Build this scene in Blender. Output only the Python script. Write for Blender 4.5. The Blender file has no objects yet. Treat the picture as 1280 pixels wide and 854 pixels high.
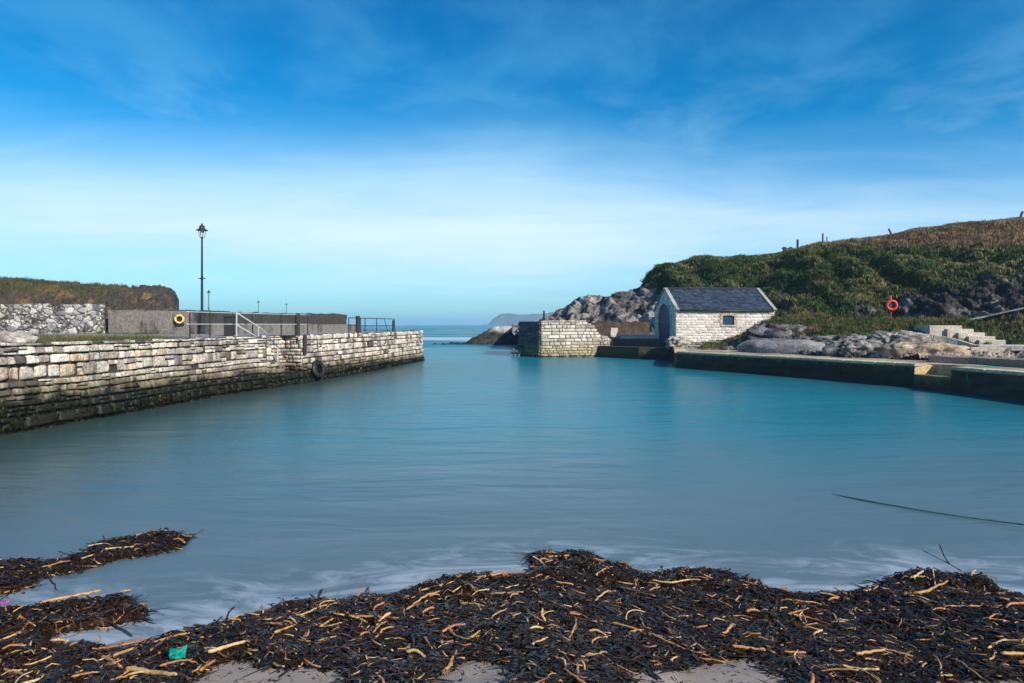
import bpy, math, random
import numpy as np
from mathutils import Vector

random.seed(7)
RS = np.random.RandomState(11)
SC = bpy.context.scene
COL = SC.collection
R = math.radians

# ------------------------------------------------------------------ camera, light, exposure
F, HZ, H = 850.0, 406.0, 2.8          # focal length (px of the 1280 frame), horizon row, eye height over the water
cam = bpy.data.objects.new('camera', bpy.data.cameras.new('camera'))
COL.objects.link(cam)
cam.location = (0, 0, H)
cam.rotation_euler = (R(90), 0, 0)
cam.data.sensor_width = 36.0
cam.data.lens = 36.0 * F / 1280.0
cam.data.shift_y = -(427.0 - HZ) / 1280.0
cam.data.clip_start = 0.05
cam.data.clip_end = 30000
SC.camera = cam

SUN_H = np.array([0.68, -0.73]); SUN_H = SUN_H / np.linalg.norm(SUN_H)
SUN_E = R(31)
sdir = Vector((SUN_H[0] * math.cos(SUN_E), SUN_H[1] * math.cos(SUN_E), math.sin(SUN_E)))
sl = bpy.data.lights.new('sun', 'SUN')
sl.energy = 5.0
sl.angle = R(0.55)
sl.color = (1.0, 0.90, 0.77)
sun = bpy.data.objects.new('sun', sl)
sun.rotation_euler = (-sdir).to_track_quat('-Z', 'Y').to_euler()
COL.objects.link(sun)

SC.render.engine = 'CYCLES'
SC.view_settings.view_transform = 'Standard'
SC.view_settings.look = 'None'
SC.view_settings.gamma = 1.0
SC.view_settings.use_curve_mapping = False
SC.view_settings.exposure = 0.35
SC.cycles.use_denoising = True
SC.cycles.max_bounces = 6
SC.cycles.diffuse_bounces = 3
SC.cycles.glossy_bounces = 3
SC.cycles.volume_bounces = 1
SC.cycles.caustics_reflective = False
SC.cycles.caustics_refractive = False


class NT:
    """small helper round a node tree"""
    def __init__(self, tree):
        self.t = tree
        tree.nodes.clear()

    def n(self, typ, **kw):
        nd = self.t.nodes.new(typ)
        ins = kw.pop('i', {})
        for k, v in kw.items():
            setattr(nd, k, v)
        for k, v in ins.items():
            self.set(nd, k, v)
        return nd

    def set(self, nd, k, v):
        s = nd.inputs[k]
        if isinstance(v, bpy.types.NodeSocket):
            self.t.links.new(v, s)
        elif isinstance(v, bpy.types.Node):
            self.t.links.new(v.outputs[0], s)
        else:
            if s.type == 'RGBA' and hasattr(v, '__len__') and len(v) == 3:
                v = (*v, 1.0)
            s.default_value = v

    def math(self, op, a, b=0.0, clamp=False):
        return self.n('ShaderNodeMath', operation=op, use_clamp=clamp, i={0: a, 1: b}).outputs[0]

    def mix(self, fac, a, b, mode='MIX'):
        nd = self.n('ShaderNodeMix', data_type='RGBA', blend_type=mode)
        self.set(nd, 0, fac); self.set(nd, 6, a); self.set(nd, 7, b)
        return nd.outputs[2]

    def ramp(self, fac, stops, interp='LINEAR'):
        nd = self.n('ShaderNodeValToRGB')
        cr = nd.color_ramp
        cr.interpolation = interp
        while len(cr.elements) < len(stops):
            cr.elements.new(0.5)
        for e, (p, c) in zip(cr.elements, stops):
            e.position = p
            e.color = (*c, 1.0) if hasattr(c, '__len__') else (c, c, c, 1.0)
        self.set(nd, 'Fac', fac)
        return nd.outputs['Color']

    def noise(self, vec, scale, detail=4.0, rough=0.55, dist=0.0):
        return self.n('ShaderNodeTexNoise', i={'Vector': vec, 'Scale': scale, 'Detail': detail, 'Roughness': rough, 'Distortion': dist}).outputs[0]

    def maprange(self, v, a, b, c=0.0, d=1.0, smooth=True):
        nd = self.n('ShaderNodeMapRange', interpolation_type='SMOOTHSTEP' if smooth else 'LINEAR')
        self.set(nd, 'Value', v)
        for k, x in zip(('From Min', 'From Max', 'To Min', 'To Max'), (a, b, c, d)):
            self.set(nd, k, x)
        return nd.outputs[0]

    def scale(self, vec, s, loc=(0, 0, 0), rot=(0, 0, 0)):
        return self.n('ShaderNodeMapping', i={'Vector': vec, 'Scale': s, 'Location': loc, 'Rotation': rot}).outputs[0]


# ------------------------------------------------------------------ world
world = bpy.data.worlds.new('World')
SC.world = world
world.use_nodes = True
w = NT(world.node_tree)
sky = w.n('ShaderNodeTexSky', sky_type='NISHITA', sun_disc=False, sun_elevation=SUN_E,
          sun_rotation=math.atan2(SUN_H[0], SUN_H[1]), altitude=0.0, air_density=1.0, dust_density=0.4, ozone_density=3.0)
tc = w.n('ShaderNodeTexCoord').outputs['Generated']
sep = w.n('ShaderNodeSeparateXYZ', i={0: tc})
zz = w.math('MAXIMUM', sep.outputs[2], 0.0)
hs = w.n('ShaderNodeHueSaturation', i={'Hue': 0.484, 'Saturation': 1.75, 'Value': 1.0, 'Color': sky.outputs[0]})
deep = w.mix(1.0, hs.outputs[0], w.ramp(zz, [(0.0, (0.30, 0.78, 1.18)), (0.05, (0.5, 0.92, 1.3)), (0.13, (0.5, 0.98, 1.25)), (0.27, (0.0, 0.94, 1.12)), (0.42, (0.0, 0.80, 1.04)), (0.6, (0.1, 0.8, 1.15))]), 'MULTIPLY')
inv = w.math('DIVIDE', 1.0, w.math('ADD', zz, 0.09))
cvec = w.n('ShaderNodeCombineXYZ', i={0: w.math('MULTIPLY', sep.outputs[0], inv), 1: w.math('MULTIPLY', sep.outputs[1], inv), 2: 0.0}).outputs[0]
n1 = w.noise(w.scale(cvec, (0.55, 1.0, 1.0), loc=(3.1, 0.4, 0), rot=(0, 0, 0.12)), 1.3, 9.0, 0.6, 0.45)
n2 = w.noise(w.scale(cvec, (1.0, 0.8, 1.0), loc=(7.7, 2.4, 0), rot=(0, 0, 0.35)), 1.9, 8.0, 0.6, 0.3)
band = w.ramp(zz, [(0.0, 0.42), (0.03, 0.42), (0.07, 0.62), (0.12, 0.84), (0.17, 0.74), (0.23, 0.48), (0.29, 0.24), (0.36, 0.10), (0.45, 0.0)], 'LINEAR')
# the thick veil is denser away from the sun side
veil = w.math('ADD', band, w.math('MULTIPLY', w.math('SUBTRACT', n1, 0.5), 0.5))
veil = w.math('SUBTRACT', veil, w.math('MULTIPLY', w.math('MAXIMUM', sep.outputs[0], 0.0), 0.62))
veil = w.math('SUBTRACT', veil, w.math('MULTIPLY', w.math('MAXIMUM', w.math('MULTIPLY', sep.outputs[0], -1.0), 0.0), 0.22))
veil = w.maprange(veil, 0.0, 1.0, 0.0, 0.97)
wisp = w.math('MULTIPLY', w.maprange(n2, 0.36, 0.75, 0.0, 0.38), w.ramp(zz, [(0.0, 0.35), (0.1, 0.5), (0.3, 0.75), (0.45, 0.55), (0.8, 0.2)]))
cover = w.math('MAXIMUM', veil, wisp)
cloudc = w.ramp(zz, [(0.0, (0.50, 0.76, 0.95)), (0.06, (0.64, 0.84, 0.97)), (0.14, (0.73, 0.88, 0.98)), (0.24, (0.56, 0.82, 0.97)), (0.34, (0.16, 0.52, 0.82))])
skyc = w.mix(cover, deep, w.mix(1.0, cloudc, (9.2, 9.2, 9.2), 'MULTIPLY'))
bg = w.n('ShaderNodeBackground', i={'Color': skyc, 'Strength': 0.1})
w.n('ShaderNodeOutputWorld', i={'Surface': bg})

# ------------------------------------------------------------------ numpy noise
def _h(ix, iy, iz, seed=0):
    with np.errstate(over='ignore'):
        h = ix.astype(np.uint32) * np.uint32(374761393) + iy.astype(np.uint32) * np.uint32(668265263) + iz.astype(np.uint32) * np.uint32(2147483647) + np.uint32(seed * 7919 + 13)
        h = (h ^ (h >> np.uint32(13))) * np.uint32(1274126177)
        h = (h ^ (h >> np.uint32(16))) * np.uint32(2246822519)
        h = h ^ (h >> np.uint32(15))
    return (h & np.uint32(0xFFFFFF)).astype(np.float64) / 16777216.0

def vn(p, seed=0):
    p = np.asarray(p, float)
    i = np.floor(p).astype(np.int64)
    f = p - i
    u = f * f * f * (f * (f * 6 - 15) + 10)
    out = 0.0
    for a in (0, 1):
        for b in (0, 1):
            for c in (0, 1):
                wgt = (u[..., 0] if a else 1 - u[..., 0]) * (u[..., 1] if b else 1 - u[..., 1]) * (u[..., 2] if c else 1 - u[..., 2])
                out = out + wgt * _h(i[..., 0] + a, i[..., 1] + b, i[..., 2] + c, seed)
    return out * 2 - 1

def fbm(p, octaves=4, gain=0.5, seed=0):
    p = np.asarray(p, float)
    s, a, t = 0.0, 1.0, 0.0
    for k in range(octaves):
        s = s + a * vn(p * 2.0 ** k + k * 17.3, seed + k)
        t += a
        a *= gain
    return s / t

def ridged(p, octaves=4, seed=0):
    s, a, t = 0.0, 1.0, 0.0
    for k in range(octaves):
        s = s + a * (1 - 2 * np.abs(vn(p * 2.0 ** k + k * 9.1, seed + k)))
        t += a
        a *= 0.5
    return s / t

def vor(p, seed=0):
    p = np.asarray(p, float)
    i = np.floor(p).astype(np.int64)
    f1 = np.full(p.shape[:-1], 9.0); f2 = f1.copy(); cid = np.zeros(p.shape[:-1])
    for a in (-1, 0, 1):
        for b in (-1, 0, 1):
            for c in (-1, 0, 1):
                x, y, z = i[..., 0] + a, i[..., 1] + b, i[..., 2] + c
                q = np.stack([x + _h(x, y, z, seed + 1), y + _h(x, y, z, seed + 2), z + _h(x, y, z, seed + 3)], -1)
                d = np.sqrt(((q - p) ** 2).sum(-1))
                nearer = d < f1
                f2 = np.where(nearer, f1, np.minimum(f2, d))
                cid = np.where(nearer, _h(x, y, z, seed + 5), cid)
                f1 = np.where(nearer, d, f1)
    return f1, f2, cid

def sstep(a, b, x):
    t = np.clip((x - a) / (b - a), 0, 1)
    return t * t * (3 - 2 * t)

def lerp3(a, b, t):
    return np.asarray(a)[None, :] * (1 - t[:, None]) + np.asarray(b)[None, :] * t[:, None]

def at(px, py, Y):
    return ((px - 640.0) / F * Y, Y, H - (py - HZ) / F * Y)

# ------------------------------------------------------------------ objects
def wloc(o):
    v = Vector((0, 0, 0))
    while o is not None:
        v += o.location
        o = o.parent
    return np.array(v)

def tag(o, label=None, cat=None, group=None, kind=None):
    for k, v in (('label', label), ('category', cat), ('group', group), ('kind', kind)):
        if v:
            o[k] = v
    return o

def thing(name, label, cat, loc=(0, 0, 0), group=None):
    o = bpy.data.objects.new(name, None)
    COL.objects.link(o)
    o.location = loc
    o.empty_display_size = 0.3
    return tag(o, label, cat, group)

def mesh_obj(name, V, Fq, mat, parent=None, col=None, smooth=True, loc=None, attrs=None):
    """V world coordinates; Fq int array (M,k) or list of such arrays / lists"""
    V = np.asarray(V, float).reshape(-1, 3)
    off = wloc(parent) if parent is not None else (np.asarray(loc, float) if loc is not None else np.zeros(3))
    me = bpy.data.meshes.new(name)
    arrs = Fq if isinstance(Fq, list) else [Fq]
    arrs = [np.asarray(a, dtype=np.int32) for a in arrs if len(a)]
    me.vertices.add(len(V))
    me.vertices.foreach_set('co', (V - off).astype(np.float32).ravel())
    nl = sum(a.size for a in arrs)
    nf = sum(len(a) for a in arrs)
    me.loops.add(nl)
    me.polygons.add(nf)
    me.loops.foreach_set('vertex_index', np.concatenate([a.ravel() for a in arrs]))
    starts, totals, c = [], [], 0
    for a in arrs:
        k = a.shape[1]
        starts.append(c + np.arange(len(a), dtype=np.int32) * k)
        totals.append(np.full(len(a), k, np.int32))
        c += a.size
    me.polygons.foreach_set('loop_start', np.concatenate(starts))
    me.polygons.foreach_set('loop_total', np.concatenate(totals))
    me.polygons.foreach_set('use_smooth', np.full(nf, bool(smooth)))
    if col is not None:
        col = np.asarray(col, float)
        if col.ndim == 1:
            col = np.tile(col, (len(V), 1))
        at_ = me.color_attributes.new('col', 'FLOAT_COLOR', 'POINT')
        at_.data.foreach_set('color', np.concatenate([col, np.ones((len(V), 1))], 1).astype(np.float32).ravel())
    for k, v in (attrs or {}).items():
        a_ = me.attributes.new(k, 'FLOAT', 'POINT')
        a_.data.foreach_set('value', np.asarray(v, np.float32))
    me.update(calc_edges=True)
    me.validate()
    me.materials.append(mat)
    o = bpy.data.objects.new(name, me)
    COL.objects.link(o)
    if parent is not None:
        o.parent = parent
    elif loc is not None:
        o.location = loc
    return o

class MB:
    """collects primitives into one mesh"""
    def __init__(self):
        self.V, self.F, self.C, self.n = [], {}, [], 0

    def add(self, V, faces, col=(1, 1, 1)):
        V = np.asarray(V, float).reshape(-1, 3)
        for f in faces:
            self.F.setdefault(len(f), []).append([int(i) + self.n for i in f])
        self.V.append(V)
        c = np.asarray(col, float)
        self.C.append(np.tile(c, (len(V), 1)) if c.ndim == 1 else c)
        self.n += len(V)
        return self

    def box(self, c, s, rz=0.0, col=(1, 1, 1), ch=0.0, tilt=None):
        """chamfered box: centre, full size"""
        hx, hy, hz = s[0] / 2, s[1] / 2, s[2] / 2
        if ch <= 0:
            P = [(sx * hx, sy * hy, sz * hz) for sx in (-1, 1) for sy in (-1, 1) for sz in (-1, 1)]
            fs = [(0, 1, 3, 2), (4, 6, 7, 5), (0, 4, 5, 1), (2, 3, 7, 6), (0, 2, 6, 4), (1, 5, 7, 3)]
        else:
            P, idx = [], {}
            for sx in (-1, 1):
                for sy in (-1, 1):
                    for sz in (-1, 1):
                        for ax in range(3):
                            q = [sx * (hx - ch), sy * (hy - ch), sz * (hz - ch)]
                            q[ax] += ch * (sx, sy, sz)[ax]
                            idx[(sx, sy, sz, ax)] = len(P)
                            P.append(tuple(q))
            fs = []
            for ax in range(3):
                a, b = [k for k in range(3) if k != ax]
                for sg in (-1, 1):
                    quad = []
                    for (u, v) in ((-1, -1), (1, -1), (1, 1), (-1, 1)):
                        k = [0, 0, 0]; k[ax] = sg; k[a] = u; k[b] = v
                        quad.append(idx[(*k, ax)])
                    fs.append(quad)
                for (u, v) in ((-1, -1), (1, -1), (1, 1), (-1, 1)):   # edge strips along axis ax
                    k0 = [0, 0, 0]; k0[ax] = -1; k0[a] = u; k0[b] = v
                    k1 = list(k0); k1[ax] = 1
                    fs.append([idx[(*k0, a)], idx[(*k1, a)], idx[(*k1, b)], idx[(*k0, b)]])
            for sx in (-1, 1):
                for sy in (-1, 1):
                    for sz in (-1, 1):
                        fs.append([idx[(sx, sy, sz, 0)], idx[(sx, sy, sz, 1)], idx[(sx, sy, sz, 2)]])
        P = np.array(P, float)
        if tilt is not None:
            from mathutils import Euler
            P = P @ np.array(Euler(tilt).to_matrix()).T
        cz, sn = math.cos(rz), math.sin(rz)
        P = np.stack([P[:, 0] * cz - P[:, 1] * sn, P[:, 0] * sn + P[:, 1] * cz, P[:, 2]], 1) + np.asarray(c, float)
        return self.add(P, fs, col)

    def beam(self, a, b, wd, ht, col=(1, 1, 1), ch=0.0):
        """box from a to b (centre line), width wd, height ht"""
        a, b = np.asarray(a, float), np.asarray(b, float)
        d = b - a
        L = np.linalg.norm(d)
        yaw = math.atan2(d[1], d[0]); pit = -math.asin(d[2] / L)
        return self.box((a + b) / 2, (L, wd, ht), yaw, col, ch, tilt=(0, pit, 0))

    def tube(self, pts, r, sides=8, col=(1, 1, 1), cap=True):
        pts = np.asarray(pts, float)
        n = len(pts)
        r = np.full(n, r) if np.isscalar(r) else np.asarray(r, float)
        T = np.gradient(pts, axis=0)
        T /= np.linalg.norm(T, axis=1)[:, None] + 1e-12
        up = np.array([0, 0, 1.0]) if abs(T[0][2]) < 0.9 else np.array([1.0, 0, 0])
        V = []
        for k in range(n):
            a = np.cross(T[k], up); a /= np.linalg.norm(a) + 1e-12
            b = np.cross(a, T[k])
            up = b
            for j in range(sides):
                t = 2 * math.pi * j / sides
                V.append(pts[k] + r[k] * (math.cos(t) * a + math.sin(t) * b))
        fs = []
        for k in range(n - 1):
            for j in range(sides):
                j2 = (j + 1) % sides
                fs.append((k * sides + j, k * sides + j2, (k + 1) * sides + j2, (k + 1) * sides + j))
        if cap:
            fs.append(tuple(range(sides - 1, -1, -1)))
            fs.append(tuple(range((n - 1) * sides, n * sides)))
        return self.add(V, fs, col)

    def lathe(self, c, prof, sides=16, col=(1, 1, 1)):
        """prof: (radius, z) from bottom to top"""
        V, fs = [], []
        for (r, z) in prof:
            for j in range(sides):
                t = 2 * math.pi * j / sides
                V.append((c[0] + r * math.cos(t), c[1] + r * math.sin(t), c[2] + z))
        m = len(prof)
        for k in range(m - 1):
            for j in range(sides):
                j2 = (j + 1) % sides
                fs.append((k * sides + j, k * sides + j2, (k + 1) * sides + j2, (k + 1) * sides + j))
        fs.append(tuple(range(sides - 1, -1, -1)))
        fs.append(tuple(range((m - 1) * sides, m * sides)))
        return self.add(V, fs, col)

    def torus(self, c, R0, r0, axis=(0, 1, 0), n=28, m=10, col=(1, 1, 1), colfn=None):
        ax = Vector(axis).normalized()
        u = ax.orthogonal().normalized(); v = ax.cross(u)
        u, v, ax = np.array(u), np.array(v), np.array(ax)
        V, fs, cs = [], [], []
        for k in range(n):
            t = 2 * math.pi * k / n
            rad = math.cos(t) * u + math.sin(t) * v
            for j in range(m):
                p = 2 * math.pi * j / m
                V.append(np.asarray(c) + rad * (R0 + r0 * math.cos(p)) + ax * r0 * math.sin(p))
                cs.append(colfn(t, p) if colfn else col)
                k2, j2 = (k + 1) % n, (j + 1) % m
                fs.append((k * m + j, k2 * m + j, k2 * m + j2, k * m + j2))
        return self.add(V, fs, np.array(cs))

    def build(self, name, mat, parent=None, smooth=False, loc=None, bevel=0.0):
        o = mesh_obj(name, np.concatenate(self.V), [np.array(v) for v in self.F.values()], mat, parent, np.concatenate(self.C), smooth, loc)
        if bevel:
            m = o.modifiers.new('bevel', 'BEVEL'); m.width = bevel; m.segments = 2
        return o

def grid_faces(nr, nc):
    i = np.arange(nr - 1)[:, None] * nc + np.arange(nc - 1)[None, :]
    i = i.ravel()
    return np.stack([i, i + 1, i + nc + 1, i + nc], 1)

# ------------------------------------------------------------------ materials
MATS = {}
def mat(name, fn):
    m = bpy.data.materials.new(name)
    m.use_nodes = True
    t = NT(m.node_tree)
    b = t.n('ShaderNodeBsdfPrincipled')
    fn(t, b)
    t.n('ShaderNodeOutputMaterial', i={'Surface': b})
    MATS[name] = m
    return m

def base_inputs(t):
    pos = t.n('ShaderNodeNewGeometry').outputs['Position']
    col = t.n('ShaderNodeAttribute', attribute_name='col').outputs['Color']
    z = t.n('ShaderNodeSeparateXYZ', i={0: pos}).outputs[2]
    return pos, col, z

def bump(t, b, h, strength=0.4, dist=0.02):
    bn = t.n('ShaderNodeBump', i={'Strength': strength, 'Distance': dist, 'Height': h})
    t.set(b, 'Normal', bn.outputs[0])

def grey(t, v):
    return t.n('ShaderNodeCombineXYZ', i={0: v, 1: v, 2: v}).outputs[0]

def stone_mat(name, tide=None, tidew=0.35, streak=0.35, ochre=(0.13, 0.10, 0.035), weed=(0.007, 0.008, 0.005), rough=0.85, slope=None, lichen=0.4):
    def fn(t, b):
        pos, col, z = base_inputs(t)
        n1 = t.noise(pos, 3.2, 8, 0.65)
        n2 = t.noise(pos, 17.0, 6, 0.65)
        n3 = t.noise(t.scale(pos, (1.0, 1.0, 0.22)), 1.6, 6, 0.62, 0.4)
        n4 = t.noise(pos, 6.5, 6, 0.72, 0.3)
        c = t.mix(1.0, col, grey(t, t.maprange(n2, 0.32, 0.66, 0.42, 1.22)), 'MULTIPLY')
        c = t.mix(t.math('MULTIPLY', t.maprange(n1, 0.55, 0.78), lichen), c, (0.10, 0.085, 0.07))
        c = t.mix(t.math('MULTIPLY', t.maprange(n4, 0.53, 0.7), min(0.8, streak * 1.5)), c, (0.07, 0.062, 0.055))
        c = t.mix(t.math('MULTIPLY', t.maprange(n3, 0.5, 0.68), min(0.9, streak * 1.5)), c, (0.03, 0.026, 0.022))
        r = rough
        if tide is not None:
            zz_ = z
            if slope is not None:
                yv = t.n('ShaderNodeSeparateXYZ', i={0: pos}).outputs[1]
                zz_ = t.math('SUBTRACT', z, t.math('MULTIPLY', t.math('SUBTRACT', yv, slope[0]), slope[1]))
            e = t.math('ADD', zz_, t.math('ADD', t.math('MULTIPLY', t.math('SUBTRACT', n1, 0.5), 0.7), t.math('MULTIPLY', t.math('SUBTRACT', n3, 0.5), 1.1)))
            oc = t.math('MULTIPLY', t.maprange(e, tide + tidew * 1.3, tide + 0.1, 0.0, 1.0), 0.8)
            c = t.mix(oc, c, t.mix(0.45, ochre, c, 'MULTIPLY'))
            wd = t.maprange(e, tide + 0.16, tide - 0.12, 0.0, 0.96)
            wc = t.mix(t.maprange(n2, 0.45, 0.7), weed, (0.016, 0.021, 0.007))
            c = t.mix(wd, c, wc)
            r = t.math('SUBTRACT', rough, t.math('MULTIPLY', wd, 0.35))
        t.set(b, 'Base Color', c)
        t.set(b, 'Roughness', r)
        b.inputs['Specular IOR Level'].default_value = 0.3
        bump(t, b, t.math('ADD', t.math('MULTIPLY', n2, 0.6), n1), 0.55, 0.03)
    return mat(name, fn)

stone_mat('quay_stone', tide=0.86, tidew=0.4, slope=(20.0, -0.016), streak=0.5, lichen=0.45, ochre=(0.16, 0.13, 0.06))
stone_mat('pier_stone', tide=0.12, tidew=1.1, ochre=(0.42, 0.34, 0.18), streak=0.3, lichen=0.3)
stone_mat('rubble_stone', streak=0.3, lichen=0.5)
stone_mat('white_stone', streak=0.05, lichen=0.16)
stone_mat('dark_quay', tide=0.78, tidew=0.3, ochre=(0.12, 0.09, 0.05), streak=0.5, lichen=0.5)
stone_mat('weathered_concrete', streak=0.6, lichen=0.5)
stone_mat('pale_concrete', streak=0.2, lichen=0.25)
stone_mat('slip_concrete', tide=0.35, tidew=0.5, streak=0.45, lichen=0.4)

def rock_fn(t, b):
    pos, col, z = base_inputs(t)
    n1 = t.noise(pos, 1.4, 9, 0.68)
    n2 = t.noise(pos, 9.0, 7, 0.68)
    c = t.mix(1.0, col, grey(t, t.maprange(n2, 0.3, 0.7, 0.55, 1.35)), 'MULTIPLY')
    c = t.mix(1.0, c, grey(t, t.maprange(n1, 0.3, 0.7, 0.7, 1.25)), 'MULTIPLY')
    t.set(b, 'Base Color', c)
    b.inputs['Roughness'].default_value = 0.9
    b.inputs['Specular IOR Level'].default_value = 0.2
    bump(t, b, t.math('ADD', t.math('MULTIPLY', n2, 0.7), n1), 0.8, 0.12)
mat('rock', rock_fn)

def far_rock_fn(t, b):
    pos, col, z = base_inputs(t)
    n1 = t.noise(pos, 0.03, 8, 0.6)
    c = t.mix(1.0, col, grey(t, t.maprange(n1, 0.3, 0.7, 0.6, 1.3)), 'MULTIPLY')
    t.set(b, 'Base Color', c)
    b.inputs['Roughness'].default_value = 0.95
mat('far_rock', far_rock_fn)

def blade_fn(t, b):
    pos, col, z = base_inputs(t)
    t.set(b, 'Base Color', col)
    b.inputs['Roughness'].default_value = 0.7
    b.inputs['Specular IOR Level'].default_value = 0.2
mat('grass_blade', blade_fn)

def kelp_fn(t, b):
    pos, col, z = base_inputs(t)
    n2 = t.noise(pos, 60.0, 3, 0.6)
    c = t.mix(1.0, col, grey(t, t.maprange(n2, 0.3, 0.7, 0.6, 1.3)), 'MULTIPLY')
    t.set(b, 'Base Color', c)
    t.set(b, 'Roughness', t.maprange(n2, 0.3, 0.7, 0.16, 0.5))
    b.inputs['Specular IOR Level'].default_value = 0.2
    b.inputs['Specular Tint'].default_value = (1.0, 0.80, 0.62, 1.0)
mat('kelp', kelp_fn)

def stalk_fn(t, b):
    pos, col, z = base_inputs(t)
    tcx = t.n('ShaderNodeTexCoord').outputs['Object']
    n1 = t.noise(tcx, 14.0, 5, 0.6)
    n2 = t.noise(tcx, 90.0, 4, 0.6)
    c = t.mix(t.maprange(n1, 0.5, 0.72), col, t.mix(1.0, col, (0.42, 0.3, 0.2), 'MULTIPLY'))
    c = t.mix(1.0, c, grey(t, t.maprange(n2, 0.3, 0.7, 0.7, 1.2)), 'MULTIPLY')
    t.set(b, 'Base Color', c)
    b.inputs['Roughness'].default_value = 0.5
    bump(t, b, n2, 0.4, 0.003)
mat('stalk', stalk_fn)

def sand_fn(t, b):
    pos, col, z = base_inputs(t)
    n1 = t.noise(pos, 1.7, 6, 0.6)
    n2 = t.noise(pos, 40.0, 6, 0.7)
    n3 = t.noise(pos, 220.0, 3, 0.7)
    c = t.ramp(n1, [(0.3, (0.29, 0.228, 0.18)), (0.7, (0.42, 0.335, 0.265))])
    c = t.mix(1.0, c, grey(t, t.maprange(n3, 0.25, 0.75, 0.72, 1.25)), 'MULTIPLY')
    c = t.mix(t.maprange(n2, 0.62, 0.7, 0, 0.6), c, (0.03, 0.022, 0.018))
    t.set(b, 'Base Color', c)
    t.set(b, 'Roughness', t.maprange(n1, 0.35, 0.65, 0.5, 0.85))
    bump(t, b, t.math('ADD', n2, t.math('MULTIPLY', n3, 0.3)), 0.5, 0.012)
mat('sand', sand_fn)

def ground_fn(t, b):
    pos, col, z = base_inputs(t)
    n1 = t.noise(pos, 0.9, 7, 0.65)
    n2 = t.noise(pos, 30.0, 5, 0.7)
    c = t.mix(1.0, col, grey(t, t.maprange(n1, 0.3, 0.7, 0.6, 1.35)), 'MULTIPLY')
    c = t.mix(1.0, c, grey(t, t.maprange(n2, 0.3, 0.7, 0.75, 1.25)), 'MULTIPLY')
    t.set(b, 'Base Color', c)
    b.inputs['Roughness'].default_value = 0.9
    bump(t, b, n2, 0.4, 0.02)
mat('ground', ground_fn)

def water_fn(t, b):
    pos, col, z = base_inputs(t)
    y = t.n('ShaderNodeSeparateXYZ', i={0: pos}).outputs[1]
    shore = t.n('ShaderNodeAttribute', attribute_name='shore').outputs['Fac']     # metres to the nearest beach
    open_ = t.maprange(y, 50.0, 120.0)
    a = t.noise(t.scale(pos, (0.16, 0.5, 1.0), rot=(0, 0, 0.12)), 1.0, 3, 0.45, 0.9)
    a2 = t.noise(t.scale(pos, (0.05, 0.11, 1.0), rot=(0, 0, -0.2)), 1.0, 4, 0.5, 0.6)
    bsea = t.noise(t.scale(pos, (0.022, 0.09, 1.0)), 1.0, 6, 0.6, 0.5)
    # body colour: silty near the beach, teal in the basin, turquoise outside
    silt = t.mix(t.maprange(shore, 1.0, 14.0), (0.12, 0.168, 0.185), (0.004, 0.185, 0.235))
    c = t.mix(open_, silt, (0.01, 0.22, 0.29))
    c = t.mix(t.math('MULTIPLY', t.maprange(a2, 0.35, 0.7), 0.35), c, (0.03, 0.1, 0.125))
    refl_ = t.n('ShaderNodeAttribute', attribute_name='refl_tint').outputs['Fac']     # dark reflection of the quay walls, painted into the water colour
    c = t.mix(t.math('MULTIPLY', refl_, 0.9), c, (0.038, 0.050, 0.040))
    # froth: drawn-out threads that follow the wash along the beach, and breakers outside
    fv = t.noise(t.scale(pos, (0.8, 1.9, 1.0), rot=(0, 0, 0.5)), 0.9, 8, 0.62, 2.2)
    near = t.maprange(shore, 2.2, 0.0)
    froth = t.math('MULTIPLY', t.maprange(t.math('ADD', fv, t.math('MULTIPLY', near, 0.16)), 0.5, 0.78), t.math('MULTIPLY', near, 0.75))
    xw = t.n('ShaderNodeSeparateXYZ', i={0: pos}).outputs[0]
    surf = t.math('MULTIPLY', t.math('MULTIPLY', t.maprange(y, 112, 132), t.maprange(y, 165, 145)), t.math('MULTIPLY', t.maprange(xw, -34, -20), t.maprange(xw, 2, -8)))
    bsea = t.math('ADD', bsea, t.math('MULTIPLY', surf, 0.16))
    brk = t.math('MULTIPLY', t.maprange(bsea, 0.5, 0.66), t.math('MULTIPLY', open_, 0.7))
    c = t.mix(froth, c, (0.42, 0.48, 0.53))
    c = t.mix(brk, c, (0.6, 0.68, 0.7))
    t.set(b, 'Base Color', c)
    t.set(b, 'Roughness', t.maprange(open_, 0.0, 1.0, 0.27, 0.45))
    b.inputs['IOR'].default_value = 1.33
    t.set(b, 'Specular IOR Level', t.math('MULTIPLY', t.maprange(y, 8.0, 60.0, 0.42, 0.16), t.maprange(open_, 0.0, 1.0, 1.0, 0.15)))
    hgt = t.math('ADD', t.math('MULTIPLY', a, 1.0), t.math('MULTIPLY', t.noise(t.scale(pos, (0.7, 2.2, 1.0), rot=(0, 0, 0.1)), 1.0, 4, 0.5, 0.8), 0.35))
    bump(t, b, hgt, 0.3, 0.2)
mat('water', water_fn)

def plain(name, c, rough=0.5, metal=0.0, var=0.25, scale=8.0, second=None, spec=0.5):
    def fn(t, b):
        pos, col, z = base_inputs(t)
        n = t.noise(pos, scale, 6, 0.65)
        cc = t.mix(1.0, c, grey(t, t.maprange(n, 0.3, 0.7, 1 - var, 1 + var)), 'MULTIPLY')
        if second:
            cc = t.mix(t.maprange(n, 0.52, 0.66), cc, second)
        t.set(b, 'Base Color', cc)
        t.set(b, 'Roughness', t.maprange(n, 0.3, 0.7, max(0.05, rough - 0.12), min(1.0, rough + 0.12)))
        b.inputs['Metallic'].default_value = metal
        b.inputs['Specular IOR Level'].default_value = spec
        bump(t, b, n, 0.2, 0.01)
    return mat(name, fn)

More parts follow.
